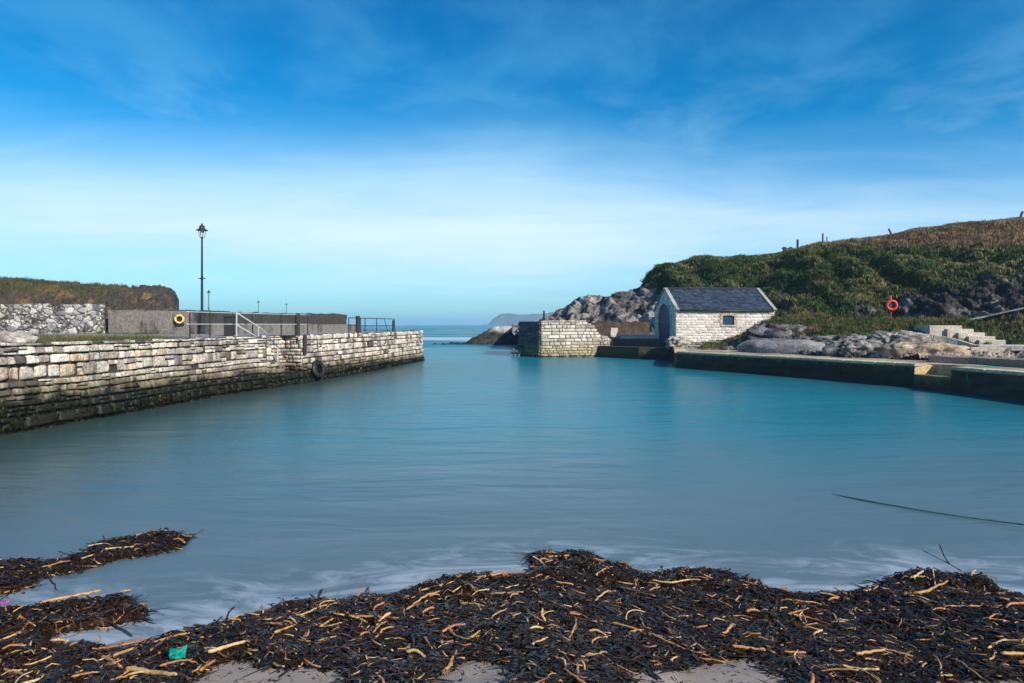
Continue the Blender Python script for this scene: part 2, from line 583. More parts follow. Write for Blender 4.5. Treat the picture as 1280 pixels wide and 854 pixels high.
def colmat(name, rough=0.5, var=0.2, scale=12.0):
    def fn(t, b):
        pos, col, z = base_inputs(t)
        n = t.noise(pos, scale, 5, 0.6)
        t.set(b, 'Base Color', t.mix(1.0, col, grey(t, t.maprange(n, 0.3, 0.7, 1 - var, 1 + var)), 'MULTIPLY'))
        b.inputs['Roughness'].default_value = rough
    return mat(name, fn)

plain('mortar', (0.085, 0.073, 0.062), 0.95, var=0.4)
plain('pale_mortar', (0.5, 0.46, 0.42), 0.95, var=0.3)
plain('dark_iron', (0.012, 0.02, 0.024), 0.45, var=0.4, second=(0.03, 0.022, 0.018))
plain('galvanised', (0.42, 0.44, 0.45), 0.45, 0.0, var=0.15)
plain('rusty_iron', (0.022, 0.014, 0.012), 0.75, var=0.5, second=(0.05, 0.025, 0.016))
plain('rubber', (0.006, 0.006, 0.007), 0.6, var=0.4)
plain('yellow_foam', (0.75, 0.52, 0.11), 0.6, var=0.25, second=(0.6, 0.42, 0.15))
plain('red_plastic', (0.75, 0.055, 0.025), 0.45, var=0.12)
plain('blue_paint', (0.006, 0.052, 0.115), 0.55, var=0.3, scale=5, spec=0.2)
plain('teal_film', (0.006, 0.26, 0.19), 0.35, var=0.35)
plain('pink_rope', (0.6, 0.03, 0.35), 0.6, var=0.2)
plain('green_rope', (0.03, 0.14, 0.12), 0.8, var=0.3)
plain('dark_wood', (0.03, 0.024, 0.02), 0.85, var=0.5)
plain('grey_timber', (0.10, 0.12, 0.13), 0.8, var=0.5)
plain('lamp_glass', (0.55, 0.6, 0.62), 0.2, var=0.1)
colmat('slate', 0.5, 0.3)
colmat('sandstone', 0.85, 0.3, 9.0)

# ------------------------------------------------------------------ generators
class Path:
    def __init__(self, pts, inward=1):
        self.p = np.array(pts, float)
        d = np.diff(self.p, axis=0)
        self.l = np.concatenate([[0], np.cumsum(np.hypot(d[:, 0], d[:, 1]))])
        self.L = self.l[-1]

    def pos(self, s):
        return np.stack([np.interp(s, self.l, self.p[:, 0]), np.interp(s, self.l, self.p[:, 1])], -1)

    def nrm(self, s, e=0.12):
        t = self.pos(np.minimum(s + e, self.L)) - self.pos(np.maximum(s - e, 0))
        t /= np.linalg.norm(t, axis=-1)[..., None] + 1e-12
        return np.stack([t[..., 1], -t[..., 0]], -1)          # to the right of the direction of travel

    def put(self, s, z, d, batter=0.0):
        n = self.nrm(s)
        q = self.pos(s) + n * (d - z * batter)[..., None]
        return np.concatenate([q, z[..., None]], -1)

    def s_at(self, fn):
        ss = np.linspace(0, self.L, 4000)
        return ss[int(np.argmin(np.abs(fn(self.pos(ss)))))]

def stone_face(path, z0, top, mean_h, mean_w, palette, gap=0.02, bulge=0.035, batter=0.0, nx=7, nz=5, s0=0.0, s1=None, split=0.25, hole=None,
               wob=0.06, seed=1, hvar=0.35, d0=0.0, jitter=0.2, extra=None, rough_s=None, drop=0.0):
    """courses of separately shaped stones on a curved wall line; returns V, F, C. top(s): height; hole(s, z): half-open spans to leave free"""
    rs = np.random.RandomState(seed)
    s1 = path.L if s1 is None else s1
    zt = max(top(s) for s in np.linspace(s0, s1, 80))
    cells = []
    z = z0
    while z < zt - 0.02:
        h = mean_h * (1 + hvar * rs.uniform(-1, 1))
        if zt - (z + h) < mean_h * 0.45:
            h = zt - z
        s = s0 - rs.uniform(0, mean_w * 0.7)
        while s < s1:
            wd = mean_w * math.exp(rs.normal(0, 0.38))
            a, b = max(s, s0), min(s + wd, s1)
            s += wd
            if b - a < 0.07:
                continue
            if rs.rand() < split and h > 0.16:
                m = rs.uniform(0.35, 0.65) * h
                for (lo, hi) in ((z, z + m), (z + m, z + h)):
                    if rs.rand() < 0.5 and b - a > mean_w * 0.8:
                        c = a + (b - a) * rs.uniform(0.35, 0.65)
                        cells += [(a, c, lo, hi), (c, b, lo, hi)]
                    else:
                        cells.append((a, b, lo, hi))
            else:
                cells.append((a, b, z, z + h))
        z += h
    if hole is not None:
        out = []
        for (a, b, lo, hi) in cells:
            for (ha, hb) in hole((lo + hi) / 2):
                if a < hb and b > ha:
                    if a < ha - 0.06: out.append((a, ha, lo, hi))
                    if b > hb + 0.06: out.append((hb, b, lo, hi))
                    break
            else:
                out.append((a, b, lo, hi))
        cells = out
    keep = []
    for (a, b, lo, hi) in cells:
        t = top((a + b) / 2)
        if lo > t - 0.05 or (drop and rs.rand() < drop and hi < t - 0.3):
            continue
        keep.append((a, b, lo, min(hi, t)))
    M = len(keep)
    K = np.array(keep)
    u = np.linspace(-1, 1, nx); v = np.linspace(-1, 1, nz)
    u = np.sign(u) * np.abs(u) ** 0.7; v = np.sign(v) * np.abs(v) ** 0.7
    U, W = np.meshgrid(u, v)                      # nz, nx
    U, W = U.ravel(), W.ravel()
    cs, cz = (K[:, 0] + K[:, 1]) / 2, (K[:, 2] + K[:, 3]) / 2
    hw, hh = (K[:, 1] - K[:, 0]) / 2 - gap / 2, (K[:, 3] - K[:, 2]) / 2 - gap / 2
    hw, hh = np.maximum(hw, 0.02), np.maximum(hh, 0.015)
    cj = rs.uniform(-1, 0.15, (M, 4)) * jitter     # corners pulled in
    if rough_s is not None:
        cj = cj * (1 + 1.3 * sstep(rough_s + 1.0, rough_s - 3.0, cs))[:, None]
    rnd = 0.045
    wu = ((1 - U) * (1 - W) / 4, (1 + U) * (1 - W) / 4, (1 + U) * (1 + W) / 4, (1 - U) * (1 + W) / 4)
    pull = sum(cj[:, k][:, None] * wu[k][None, :] ** 1.5 for k in range(4))
    m_ = np.minimum(hw, hh)[:, None]
    S = cs[:, None] + U[None, :] * (hw[:, None] + pull * m_) * (1 - rnd * (np.abs(W) ** 6)[None, :] * m_ / hw[:, None])
    Z = cz[:, None] + W[None, :] * (hh[:, None] + pull * m_) * (1 - rnd * (np.abs(U) ** 6)[None, :] * m_ / hh[:, None])
    Z = Z + wob * vn(np.stack([S * 0.35, Z * 0.8, np.full_like(S, seed * 3.3)], -1))
    edge = (np.abs(U) > 0.999) | (np.abs(W) > 0.999)
    tilt = rs.normal(0, 0.18, (M, 2))
    D = bulge * rs.uniform(0.5, 1.5, M)[:, None] * (1 - np.abs(U)[None, :] ** 9) * (1 - np.abs(W)[None, :] ** 9)
    D = D + bulge * (tilt[:, :1] * U[None, :] + tilt[:, 1:] * W[None, :]) + bulge * rs.normal(0, 0.35, M)[:, None]
    D = D + bulge * 0.8 * fbm(np.stack([S * 4.0, Z * 4.0, np.tile(np.arange(M)[:, None] * 3.7, (1, len(U)))], -1), 3)
    D = np.where(edge[None, :], -0.028 - bulge * 0.6, D) + d0
    if extra is not None:
        D = D + extra(S, Z)
    V = path.put(S, Z, D, batter).reshape(-1, 3)
    fb = grid_faces(nz, nx)
    Fq = (fb[None, :, :] + (np.arange(M) * len(U))[:, None, None]).reshape(-1, 4)
    pal = np.array([p[:3] for p in palette]); pw = np.array([p[3] for p in palette], float)
    ci = pal[rs.choice(len(pal), M, p=pw / pw.sum())] * rs.uniform(0.72, 1.2, (M, 1)) * (1 + rs.normal(0, 0.012, (M, 3)))
    C = np.repeat(ci, len(U), axis=0)
    return V, Fq, C

def backing(path, z0, top, batter=0.0, s0=0.0, s1=None, step=0.2, d=-0.04, hole=None, zstep=None):
    """the joint plane behind the stones"""
    s1 = path.L if s1 is None else s1
    n = max(2, int((s1 - s0) / step))
    ss = np.linspace(s0, s1, n + 1)
    V, fs = [], []
    if zstep is None:
        tops = np.array([top(s) for s in ss])
        V = np.concatenate([path.put(ss, np.full(n + 1, z0), np.full(n + 1, d), batter), path.put(ss, tops - 0.01, np.full(n + 1, d), batter)])
        fs = np.array([(k, k + 1, n + 2 + k, n + 1 + k) for k in range(n)])
        return V, fs
    zt = max(top(s) for s in ss)
    m = max(2, int((zt - z0) / zstep))
    zs = np.linspace(z0, zt, m + 1)
    S, Z = np.meshgrid(ss, zs)
    V = path.put(S.ravel(), Z.ravel(), np.full(S.size, d), batter)
    keep = []
    for f in grid_faces(m + 1, n + 1):
        s, z = S.ravel()[f].mean(), Z.ravel()[f].mean()
        if z > top(s) - 0.02: continue
        if hole is not None and any(a < s < b for (a, b) in hole(z)): continue
        keep.append(f)
    return V, np.array(keep)

def smooth1(a, k):
    if k < 2: return a
    ker = np.hanning(k + 2)[1:-1]; ker /= ker.sum()
    p = np.pad(a, k // 2 + 1, mode='edge')
    return np.convolve(p, ker, 'same')[k // 2 + 1:k // 2 + 1 + len(a)]

def loft(rows, px0, px1, nc, nrs, sm=5):
    """rows: lists of (px, py, Y), near/low to far/high. Returns P (nr, nc, 3) and the (px, py) each point was drawn at"""
    px = np.linspace(px0, px1, nc)
    L = []
    for r in rows:
        r = np.array(r, float)
        py = smooth1(np.interp(px, r[:, 0], r[:, 1]), sm); Y = smooth1(np.interp(px, r[:, 0], r[:, 2]), sm * 3)
        L.append(np.stack([(px - 640) / F * Y, Y, H - (py - HZ) / F * Y], -1))
    L = np.array(L)
    k = len(L)
    out = []
    for a in range(k - 1):
        p0, p1, p2, p3 = L[max(a - 1, 0)], L[a], L[a + 1], L[min(a + 2, k - 1)]
        n = nrs[a]
        for t in np.arange(n) / n:
            m1, m2 = (p2 - p0) * 0.3, (p3 - p1) * 0.3
            h00, h10, h01, h11 = 2 * t**3 - 3 * t**2 + 1, t**3 - 2 * t**2 + t, -2 * t**3 + 3 * t**2, t**3 - t**2
            out.append(h00 * p1 + h10 * m1 + h01 * p2 + h11 * m2)
    out.append(L[-1])
    return np.array(out)

def grid_normals(P):
    a = np.gradient(P, axis=1); b = np.gradient(P, axis=0)
    n = np.cross(a, b)
    return n / (np.linalg.norm(n, axis=-1)[..., None] + 1e-12)

def topx(P):
    return 640 + F * P[..., 0] / P[..., 1], HZ - F * (P[..., 2] - H) / P[..., 1]

def blades(points, normals, colors, hmin, hmax, width, lean, rs, per=5, spread=0.12, droop=0.5, sink=0.03, leandir=None):
    """little bent grass blades: two quads + tip, one mesh"""
    n = len(points) * per
    P = np.repeat(points, per, 0) + rs.normal(0, spread, (n, 3)) * np.array([1, 1, 0.1])
    C = np.repeat(colors, per, 0) * rs.uniform(0.6, 1.4, (n, 1))
    h = rs.uniform(hmin, hmax, n)
    ang = rs.uniform(0, 2 * math.pi, n)
    side = np.stack([np.cos(ang), np.sin(ang), np.zeros(n)], -1) * (width * rs.uniform(0.6, 1.4, n))[:, None]
    N = np.repeat(normals, per, 0)
    up = N * 0.35 + np.array([0, 0, 0.75])
    ln = rs.normal(0, lean, (n, 3)) * np.array([1, 1, 0.2])
    if leandir is not None: ln = ln + np.repeat(leandir, per, 0)
    base = P - N * sink
    mid = P + (up + ln * 0.45) * (h * 0.55)[:, None]
    tip = P + (up * (1 - droop * 0.3) + ln) * h[:, None]
    tip[:, 2] -= droop * 0.25 * h
    V = np.stack([base - side, base + side, mid + side * 0.7, mid - side * 0.7, tip], 1).reshape(-1, 3)
    k = np.arange(n)[:, None] * 5
    return V, [k + np.array([[0, 1, 2, 3]]), k + np.array([[3, 2, 4]])], np.repeat(C, 5, 0)

def curl_blades(P, length, width, rs, colors, flat=0.35, seg=5, curl=1.6, tumble=0.9):
    """ribbons that bend and twist; P (n,3) start points"""
    n = len(P)
    th = rs.uniform(0, 2 * math.pi, n); el = rs.normal(0.1, flat, n)
    T = np.stack([np.cos(th) * np.cos(el), np.sin(th) * np.cos(el), np.sin(el)], -1)
    ax = rs.normal(0, 1, (n, 3)); ax[:, 2] *= 1.2
    ax /= np.linalg.norm(ax, axis=1)[:, None]
    rate = rs.normal(0, curl, n)
    roll = rs.normal(0, 1.0, n)
    step = length / seg
    c = P.copy()
    V = []
    for k in range(seg + 1):
        up = np.array([0, 0, 1.0]) + tumble * np.stack([np.cos(roll + k), np.sin(roll + k * 0.7), np.zeros(n)], -1)
        s = np.cross(T, up); s /= np.linalg.norm(s, axis=1)[:, None] + 1e-9
        wk = width * (0.55 + 0.45 * math.sin(math.pi * min(1, (k + 0.6) / (seg + 0.8))))
        if k == seg: wk = wk * 0.25
        V += [c - s * wk[:, None] / 2, c + s * wk[:, None] / 2]
        a = rate / seg
        ca, sa = np.cos(a)[:, None], np.sin(a)[:, None]
        T = T * ca + np.cross(ax, T) * sa + ax * (ax * T).sum(1)[:, None] * (1 - ca)
        c = c + T * step[:, None]
        c[:, 2] -= step * 0.12
    V = np.stack(V, 1)                       # n, 2(seg+1), 3
    m = 2 * (seg + 1)
    f = np.array([(2 * k, 2 * k + 1, 2 * k + 3, 2 * k + 2) for k in range(seg)])
    Fq = (f[None] + (np.arange(n) * m)[:, None, None]).reshape(-1, 4)
    return V.reshape(-1, 3), Fq, np.repeat(colors, m, 0)

# ------------------------------------------------------------------ the beach line
SHX = [-30, -9, -6.2, -4.7, -3.84, -2.4, -1.2, -0.2, 0.3, 1.45, 3.0, 3.7, 4.5, 5.4, 8, 14, 30]
SHY = [7.5, 6.6, 6.3, 6.25, 6.05, 6.7, 7.2, 7.6, 7.9, 7.65, 7.15, 7.3, 7.65, 7.2, 7.3, 8.2, 9.0]
def shoreY(X): return np.interp(X, SHX, SHY) - 0.22
def sandZ(X, Y):
    s = shoreY(X) - Y
    z = np.where(s > 0, 0.165 * s, 0.10 * s)
    z = z + 0.02 * fbm(np.stack([X * 1.1, Y * 1.1, X * 0], -1), 3)
    return np.clip(z, -1.5, 1.3)

gx = np.concatenate([np.linspace(-30, -7, 40), np.linspace(-6.9, 7.4, 240), np.linspace(7.6, 30, 40)])
gy = np.concatenate([np.linspace(-8, 3, 24), np.linspace(3.1, 11, 160), np.linspace(11.5, 24, 20)])
GX, GY = np.meshgrid(gx, gy)
GZ = sandZ(GX, GY) + 0.008 * fbm(np.stack([GX * 6, GY * 6, GX * 0 + 4], -1), 3)
mesh_obj('sand', np.stack([GX, GY, GZ], -1), grid_faces(len(gy), len(gx)), MATS['sand'])['kind'] = 'structure'

wx = np.concatenate([-np.geomspace(3500, 22, 40), np.linspace(-21, 24, 260), np.geomspace(25, 3500, 40)])
wy = np.concatenate([np.linspace(3.0, 14, 110), np.geomspace(14.3, 6500, 90)])
WX, WY = np.meshgrid(wx, wy)
wz = np.zeros_like(WX)
sh = WY - shoreY(WX)
sh = np.minimum(sh, 60)
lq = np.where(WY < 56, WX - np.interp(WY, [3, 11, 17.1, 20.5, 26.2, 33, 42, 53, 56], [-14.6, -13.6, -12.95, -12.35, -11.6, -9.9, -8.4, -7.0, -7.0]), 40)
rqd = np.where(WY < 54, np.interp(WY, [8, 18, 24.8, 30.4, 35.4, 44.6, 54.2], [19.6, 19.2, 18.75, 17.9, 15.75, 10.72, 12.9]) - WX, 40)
refl_tint = np.exp(-(np.maximum(lq, 0) / 6.0) ** 1.3) * sstep(56, 44, WY) + 0.75 * np.exp(-np.maximum(rqd, 0) / 1.6)  # strength of the painted wall reflection, fading away from each quay
mesh_obj('water', np.stack([WX, WY, wz], -1), grid_faces(len(wy), len(wx)), MATS['water'], attrs={'shore': np.maximum(sh, 0).ravel(), 'refl_tint': np.clip(refl_tint, 0, 1).ravel()})['kind'] = 'structure'

# ------------------------------------------------------------------ left quay
QP = [(-14.6, 3), (-13.6, 11), (-12.95, 17.1), (-12.35, 20.5), (-11.6, 26.2), (-9.9, 33), (-8.4, 42), (-7.0, 53), (-7.05, 54.1), (-7.6, 54.9), (-14, 56.6), (-26, 58)]
QZ = 2.32
qp = Path(QP)
def qs(px):
    ss = np.linspace(0, qp.l[7], 6000)
    p = qp.pos(ss)
    return ss[int(np.argmin(np.abs(640 + F * p[:, 0] / p[:, 1] - px)))]
def q_end(px): return qs(px)
sN0, sN1 = qs(334), qs(378)                # the stair recess
def qtop(s):
    if sN0 < s < sN1:
        f = (s - sN0) / (sN1 - sN0)
        return max(0.62, QZ - 0.15 - 1.75 * min(1.0, f / 0.5))
    return QZ + 0.03 * math.sin(s * 3.1) + 0.02 * math.sin(s * 7.7 + 1)
STONE_PAL = [(0.70, 0.62, 0.51, 4), (0.57, 0.50, 0.42, 3), (0.36, 0.32, 0.275, 2), (0.56, 0.44, 0.32, 1.4), (0.26, 0.23, 0.20, 1.2), (0.12, 0.105, 0.09, 1.1), (0.76, 0.69, 0.58, 2)]
quay = thing('harbour_quay', 'long curving harbour quay of pale squared stones with weed-blackened foot and a stair recess', 'quay', (-11, 28, 0))
# near part coarser and bolder, far part finer
sE = qs(78)
V1, F1, C1 = stone_face(qp, -0.25, qtop, 0.29, 0.40, STONE_PAL, 0.016, 0.055, 0.04, 12, 8, 0, sN0, rough_s=sE, drop=0.015, seed=3, split=0.22, wob=0.025, jitter=0.22, hvar=0.45)
V2, F2, C2 = stone_face(qp, -0.25, qtop, 0.27, 0.38, STONE_PAL, 0.016, 0.045, 0.04, 9, 7, sN0, qp.L, drop=0.012, seed=5, split=0.2, wob=0.025, jitter=0.2, hvar=0.4)
mesh_obj('stone_face', np.concatenate([V1, V2]), np.concatenate([F1, F2 + len(V1)]), MATS['quay_stone'], quay, np.concatenate([C1, C2]))
Vb, Fb = backing(qp, -0.6, qtop, 0.04)
mesh_obj('joints', Vb, Fb, MATS['quay_stone'], quay, np.array([0.05, 0.043, 0.037]), smooth=False)
# stair recess: back wall, its two end walls, floor and flight
rec = 1.0
sr = np.linspace(sN0 - 0.05, sN1 + 0.05, 12)
bp = qp.pos(sr) - qp.nrm(sr) * rec
rp = Path(np.concatenate([qp.pos(np.array([sN0])), bp, qp.pos(np.array([sN1]))]))
Vr, Fr, Cr = stone_face(rp, 0.3, lambda s: QZ - 0.03, 0.17, 0.34, STONE_PAL, 0.025, 0.03, 0.0, 6, 5, seed=9, split=0.2, wob=0.04)
mesh_obj('recess_wall', Vr, Fr, MATS['quay_stone'], quay, Cr)
Vb, Fb = backing(rp, 0.2, lambda s: QZ - 0.03)
mesh_obj('recess_joints', Vb, Fb, MATS['mortar'], quay, smooth=False)
nst = 9
for k in range(nst):
    s_a = sN0 + (sN1 - sN0) * 0.62 * k / nst; s_b = sN0 + (sN1 - sN0) * 0.62 * (k + 1) / nst
    zt = QZ - 0.18 * (k + 1)
    a, b = qp.pos(np.array([s_a]))[0], qp.pos(np.array([s_b]))[0]
    n = qp.nrm(np.array([s_a]))[0]
    c = (a + b) / 2 - n * (rec / 2 + 0.06)
    MB().box((c[0], c[1], zt / 2), (np.linalg.norm(b - a) + 0.01, rec - 0.18, zt), math.atan2(b[1] - a[1], b[0] - a[0]), (0.33, 0.3, 0.27), 0.015).build('step', MATS['quay_stone'], quay)
a, b = qp.pos(np.array([sN0 + (sN1 - sN0) * 0.62]))[0], qp.pos(np.array([sN1]))[0]
n = qp.nrm(np.array([sN1]))[0]
c = (a + b) / 2 - n * (rec / 2 + 0.06)
MB().box((c[0], c[1], 0.3), (np.linalg.norm(b - a), rec - 0.18, 0.6), math.atan2(b[1] - a[1], b[0] - a[0]), (0.25, 0.23, 0.2), 0.02).build('landing', MATS['quay_stone'], quay)
# weed hanging on the foot
rs = np.random.RandomState(21)
nb = 9000
ss = rs.uniform(0, qp.L - 12, nb)
yy = qp.pos(ss)[:, 1]
zz_ = rs.uniform(0.0, 1, nb) ** 1.2 * np.interp(yy, [12, 20, 54], [0.9, 0.8, 0.34]) * (0.8 + 0.45 * fbm(np.stack([ss * 0.5, ss * 0, ss * 0], -1), 3))
Pw = qp.put(ss, zz_, np.full(nb, 0.03), 0.04)
cw = np.where(rs.rand(nb)[:, None] < 0.8, np.array([[0.010, 0.011, 0.006]]), np.array([[0.035, 0.042, 0.012]])) * rs.uniform(0.6, 1.5, (nb, 1))
Vw, Fw, Cw = curl_blades(Pw, rs.uniform(0.08, 0.22, nb), rs.uniform(0.02, 0.05, nb), rs, cw, flat=0.5, seg=3)
Vw[:, 2] -= 0.06
wo = mesh_obj('weed_fringe', Vw, Fw, MATS['kelp'], quay, Cw)
wo['kind'] = 'stuff'

# quay top (ground sheet): X from the wall edge inland
def edgeX(Y):
    y = [3, 11, 17.1, 20.5, 26.2, 33, 42, 53, 54.1, 54.9, 56.6, 58]
    x = [-14.6, -13.6, -12.95, -12.35, -11.6, -9.9, -8.4, -7.0, -7.05, -7.6, -14, -26]
    return np.interp(Y, y, x)
Yg = np.concatenate([np.linspace(3, 54, 170), np.linspace(54.3, 58, 12)])
tg = np.concatenate([[0.0, 0.12], np.linspace(0.25, 14, 70), [16, 19, 23, 28, 34]])
TG, YG = np.meshgrid(tg, Yg)
recY0, recY1 = qp.pos(np.array([sN0]))[0][1], qp.pos(np.array([sN1]))[0][1]
XG = edgeX(YG) - 0.14 - TG
inrec = (YG > recY0) & (YG < recY1)
XG = np.where(inrec, XG - 1.06 * sstep(1.4, 0.0, TG), XG)
def quayZ(X, Y, T):
    return QZ - 0.03 + 0.10 * sstep(3, 14, T) * sstep(40, 30, Y) + 0.03 * fbm(np.stack([X * 0.6, Y * 0.6, X * 0], -1), 3) * sstep(0.3, 2, T)
ZG = quayZ(XG, YG, TG)
gm = sstep(0.1, 0.5, TG) * sstep(27.5, 25.5, YG + 0.25 * (XG + 14) + 1.4 * fbm(np.stack([XG * 0.5, YG * 0.5, XG * 0 + 2], -1), 3))
gm2 = sstep(33.2, 34.4, YG) * sstep(-17.0, -18.5, XG)
gmask = np.maximum(gm, gm2 * 0.8)
cg = lerp3((0.22, 0.215, 0.21), (0.07, 0.07, 0.025), gmask.ravel())
mesh_obj('quay_path', np.stack([XG, YG, ZG], -1), grid_faces(len(Yg), len(tg)), MATS['ground'], col=cg)['kind'] = 'structure'
# verge grass
def scatter_on(P, weight, n, rs):
    nr, nc = P.shape[:2]
    f = grid_faces(nr, nc)
    Q = P.reshape(-1, 3)
    a = np.linalg.norm(np.cross(Q[f[:, 1]] - Q[f[:, 0]], Q[f[:, 3]] - Q[f[:, 0]]), axis=1) * weight.ravel()[f].mean(1)
    ids = rs.choice(len(f), n, p=a / a.sum())
    u, v = rs.rand(n, 1), rs.rand(n, 1)
    q = f[ids]
    return (Q[q[:, 0]] * (1 - u) * (1 - v) + Q[q[:, 1]] * u * (1 - v) + Q[q[:, 2]] * u * v + Q[q[:, 3]] * (1 - u) * v), q[:, 0]
rs = np.random.RandomState(5)
PG = np.stack([XG, YG, ZG], -1)
vis = gmask * (YG > 9) * (XG > -30)
pts, idx = scatter_on(PG, vis, 16000, rs)
q = fbm(np.stack([pts[:, 0] * 0.6, pts[:, 1] * 0.6, pts[:, 0] * 0], -1), 3)
cc = lerp3((0.055, 0.085, 0.018), (0.15, 0.115, 0.035), sstep(-0.1, 0.35, q + rs.normal(0, 0.12, len(pts))))
V, Fq, C = blades(pts, np.tile([0, 0, 1.0], (len(pts), 1)), cc, 0.04, 0.17, 0.008, 0.5, rs, per=4, spread=0.06)
tag(mesh_obj('verge_grass', V, Fq, MATS['grass_blade'], col=C, smooth=False), 'short green and straw grass along the quay top', 'grass', kind='stuff')

# rubble wall, far left
RUB_PAL = [(0.36, 0.35, 0.34, 3), (0.52, 0.49, 0.46, 2), (0.2, 0.195, 0.2, 2.2), (0.62, 0.58, 0.53, 1.5), (0.28, 0.27, 0.26, 2)]
rub = thing('rubble_wall', 'tall wall of grey and white rubble stones standing on the quay path', 'wall', (-22, 34, 2.35))
rpth = Path([(-46, 33.1), (-21.3, 34.0), (-21.15, 35.25)])
def cell_face(path, z0, top, cw, chh, pal, s0, s1, res, seed, depth=0.07):
    """irregular fitted rubble: one relief sheet whose cells are the stones"""
    n_, m_ = int((s1 - s0) / res), int((max(top(s) for s in np.linspace(s0, s1, 60)) - z0) / res)
    S, T = np.meshgrid(np.linspace(s0, s1, n_ + 1), np.linspace(0, 1, m_ + 1))
    tp = np.array([top(s) for s in S[0]])
    Z = z0 + T * (tp[None, :] - z0)
    q = np.stack([S / cw, Z / chh, np.full_like(S, 0.5 + seed)], -1)
    q[..., :2] += 0.2 * np.stack([vn(q * 1.7, 5), vn(q * 1.7 + 9, 6)], -1)
    q[..., 2] = np.floor(q[..., 2]) + 0.5
    f1, f2, cid = vor(q, seed)
    q2 = q * 1.75; q2[..., 2] = np.floor(q2[..., 2]) + 0.5
    g1, g2, gid = vor(q2, seed + 9)
    sub = np.modf(cid * 13.7)[0] > 0.5
    e = np.where(sub, np.minimum(f2 - f1, (g2 - g1) * 0.75), f2 - f1)
    cid = np.where(sub, np.modf(gid * 3.1 + cid)[0], cid)
    e = e + 0.05 * fbm(q * 6 + 3, 3)
    face_ = sstep(0.02, 0.16, e)
    D = -0.5 * depth + depth * face_ * (0.6 + 0.7 * cid) + 0.02 * fbm(q * 5, 3)
    V = path.put(S.ravel(), Z.ravel(), D.ravel())
    pal_ = np.array([p[:3] for p in pal])
    k = np.clip((np.modf(cid * 37.3)[0] * len(pal_)).astype(int), 0, len(pal_) - 1)
    C = pal_[k] * (0.75 + 0.5 * np.modf(cid * 91.7)[0])[..., None]
    j = sstep(0.10, 0.03, e)[..., None]
    C = C * (1 - j) + np.array([0.06, 0.055, 0.05]) * j
    return V, grid_faces(m_ + 1, n_ + 1), C.reshape(-1, 3)
Vr, Fr, Cr = cell_face(rpth, 2.25, lambda s: 3.83 + 0.03 * math.sin(s * 2.3), 0.40, 0.30, RUB_PAL, 15.0, rpth.L, 0.03, 14)
mesh_obj('stone_face', Vr, Fr, MATS['rubble_stone'], rub, Cr)
MB().box((-33.95, 34.12, 3.02), (25.2, 0.84, 1.6), math.atan2(0.9, 24.7), (0.3, 0.3, 0.3)).build('core', MATS['rubble_stone'], rub)

def rough_box(c, s, rz, col, seed, amp=0.03, res=0.12, topamp=0.05):
    """a box with subdivided, weathered faces, one mesh; c = centre of base"""
    cx, cy, cz = c
    nx, ny, nz = [max(2, int(v / res)) for v in s]
    V, fs, n = [], [], 0
    def face(a, b, fn):
        nonlocal n
        U, W = np.meshgrid(np.linspace(0, 1, a + 1), np.linspace(0, 1, b + 1))
        V.append(fn(U.ravel(), W.ravel()))
        fs.append(grid_faces(b + 1, a + 1) + n)
        n += U.size
    X, Y_, Z = s
    face(nx, nz, lambda u, v: np.stack([(u - .5) * X, 0 * u - Y_ / 2, v * Z], -1))
    face(nx, nz, lambda u, v: np.stack([(.5 - u) * X, 0 * u + Y_ / 2, v * Z], -1))
    face(ny, nz, lambda u, v: np.stack([0 * u + X / 2, (u - .5) * Y_, v * Z], -1))
    face(ny, nz, lambda u, v: np.stack([0 * u - X / 2, (.5 - u) * Y_, v * Z], -1))
    face(nx, ny, lambda u, v: np.stack([(u - .5) * X, (v - .5) * Y_, 0 * u + Z], -1))
    P = np.concatenate(V)
    q = P * 1.6 + seed * 7.1
    d = np.stack([fbm(q, 4, seed=seed), fbm(q + 31, 4, seed=seed), fbm(q + 77, 4, seed=seed)], -1)
    k = sstep(0.0, 0.25, P[:, 2] / max(Z, 1e-6))[:, None]
    P = P + d * amp
    P[:, 2] += topamp * fbm(np.stack([P[:, 0] * 1.3, P[:, 1] * 1.3, P[:, 0] * 0 + seed], -1), 4) * k[:, 0]
    cz_, sn = math.cos(rz), math.sin(rz)
    P = np.stack([P[:, 0] * cz_ - P[:, 1] * sn + cx, P[:, 0] * sn + P[:, 1] * cz_ + cy, P[:, 2] + cz], -1)
    return P, np.concatenate(fs), np.tile(np.asarray(col, float), (len(P), 1))

def rough_wall(name, a, b, th, z0, z1, col, mat_, label, cat, seed, **kw):
    a, b = np.asarray(a, float), np.asarray(b, float)
    d = b - a
    n = np.array([-d[1], d[0]]) / np.linalg.norm(d)
    c = (a + b) / 2 + n * th / 2
    V, Fq, C = rough_box((c[0], c[1], z0), (np.linalg.norm(d), th, z1 - z0), math.atan2(d[1], d[0]), col, seed, **kw)
    o = mesh_obj(name, V, Fq, mat_, col=C, loc=(c[0], c[1], z0))
    return tag(o, label, cat)

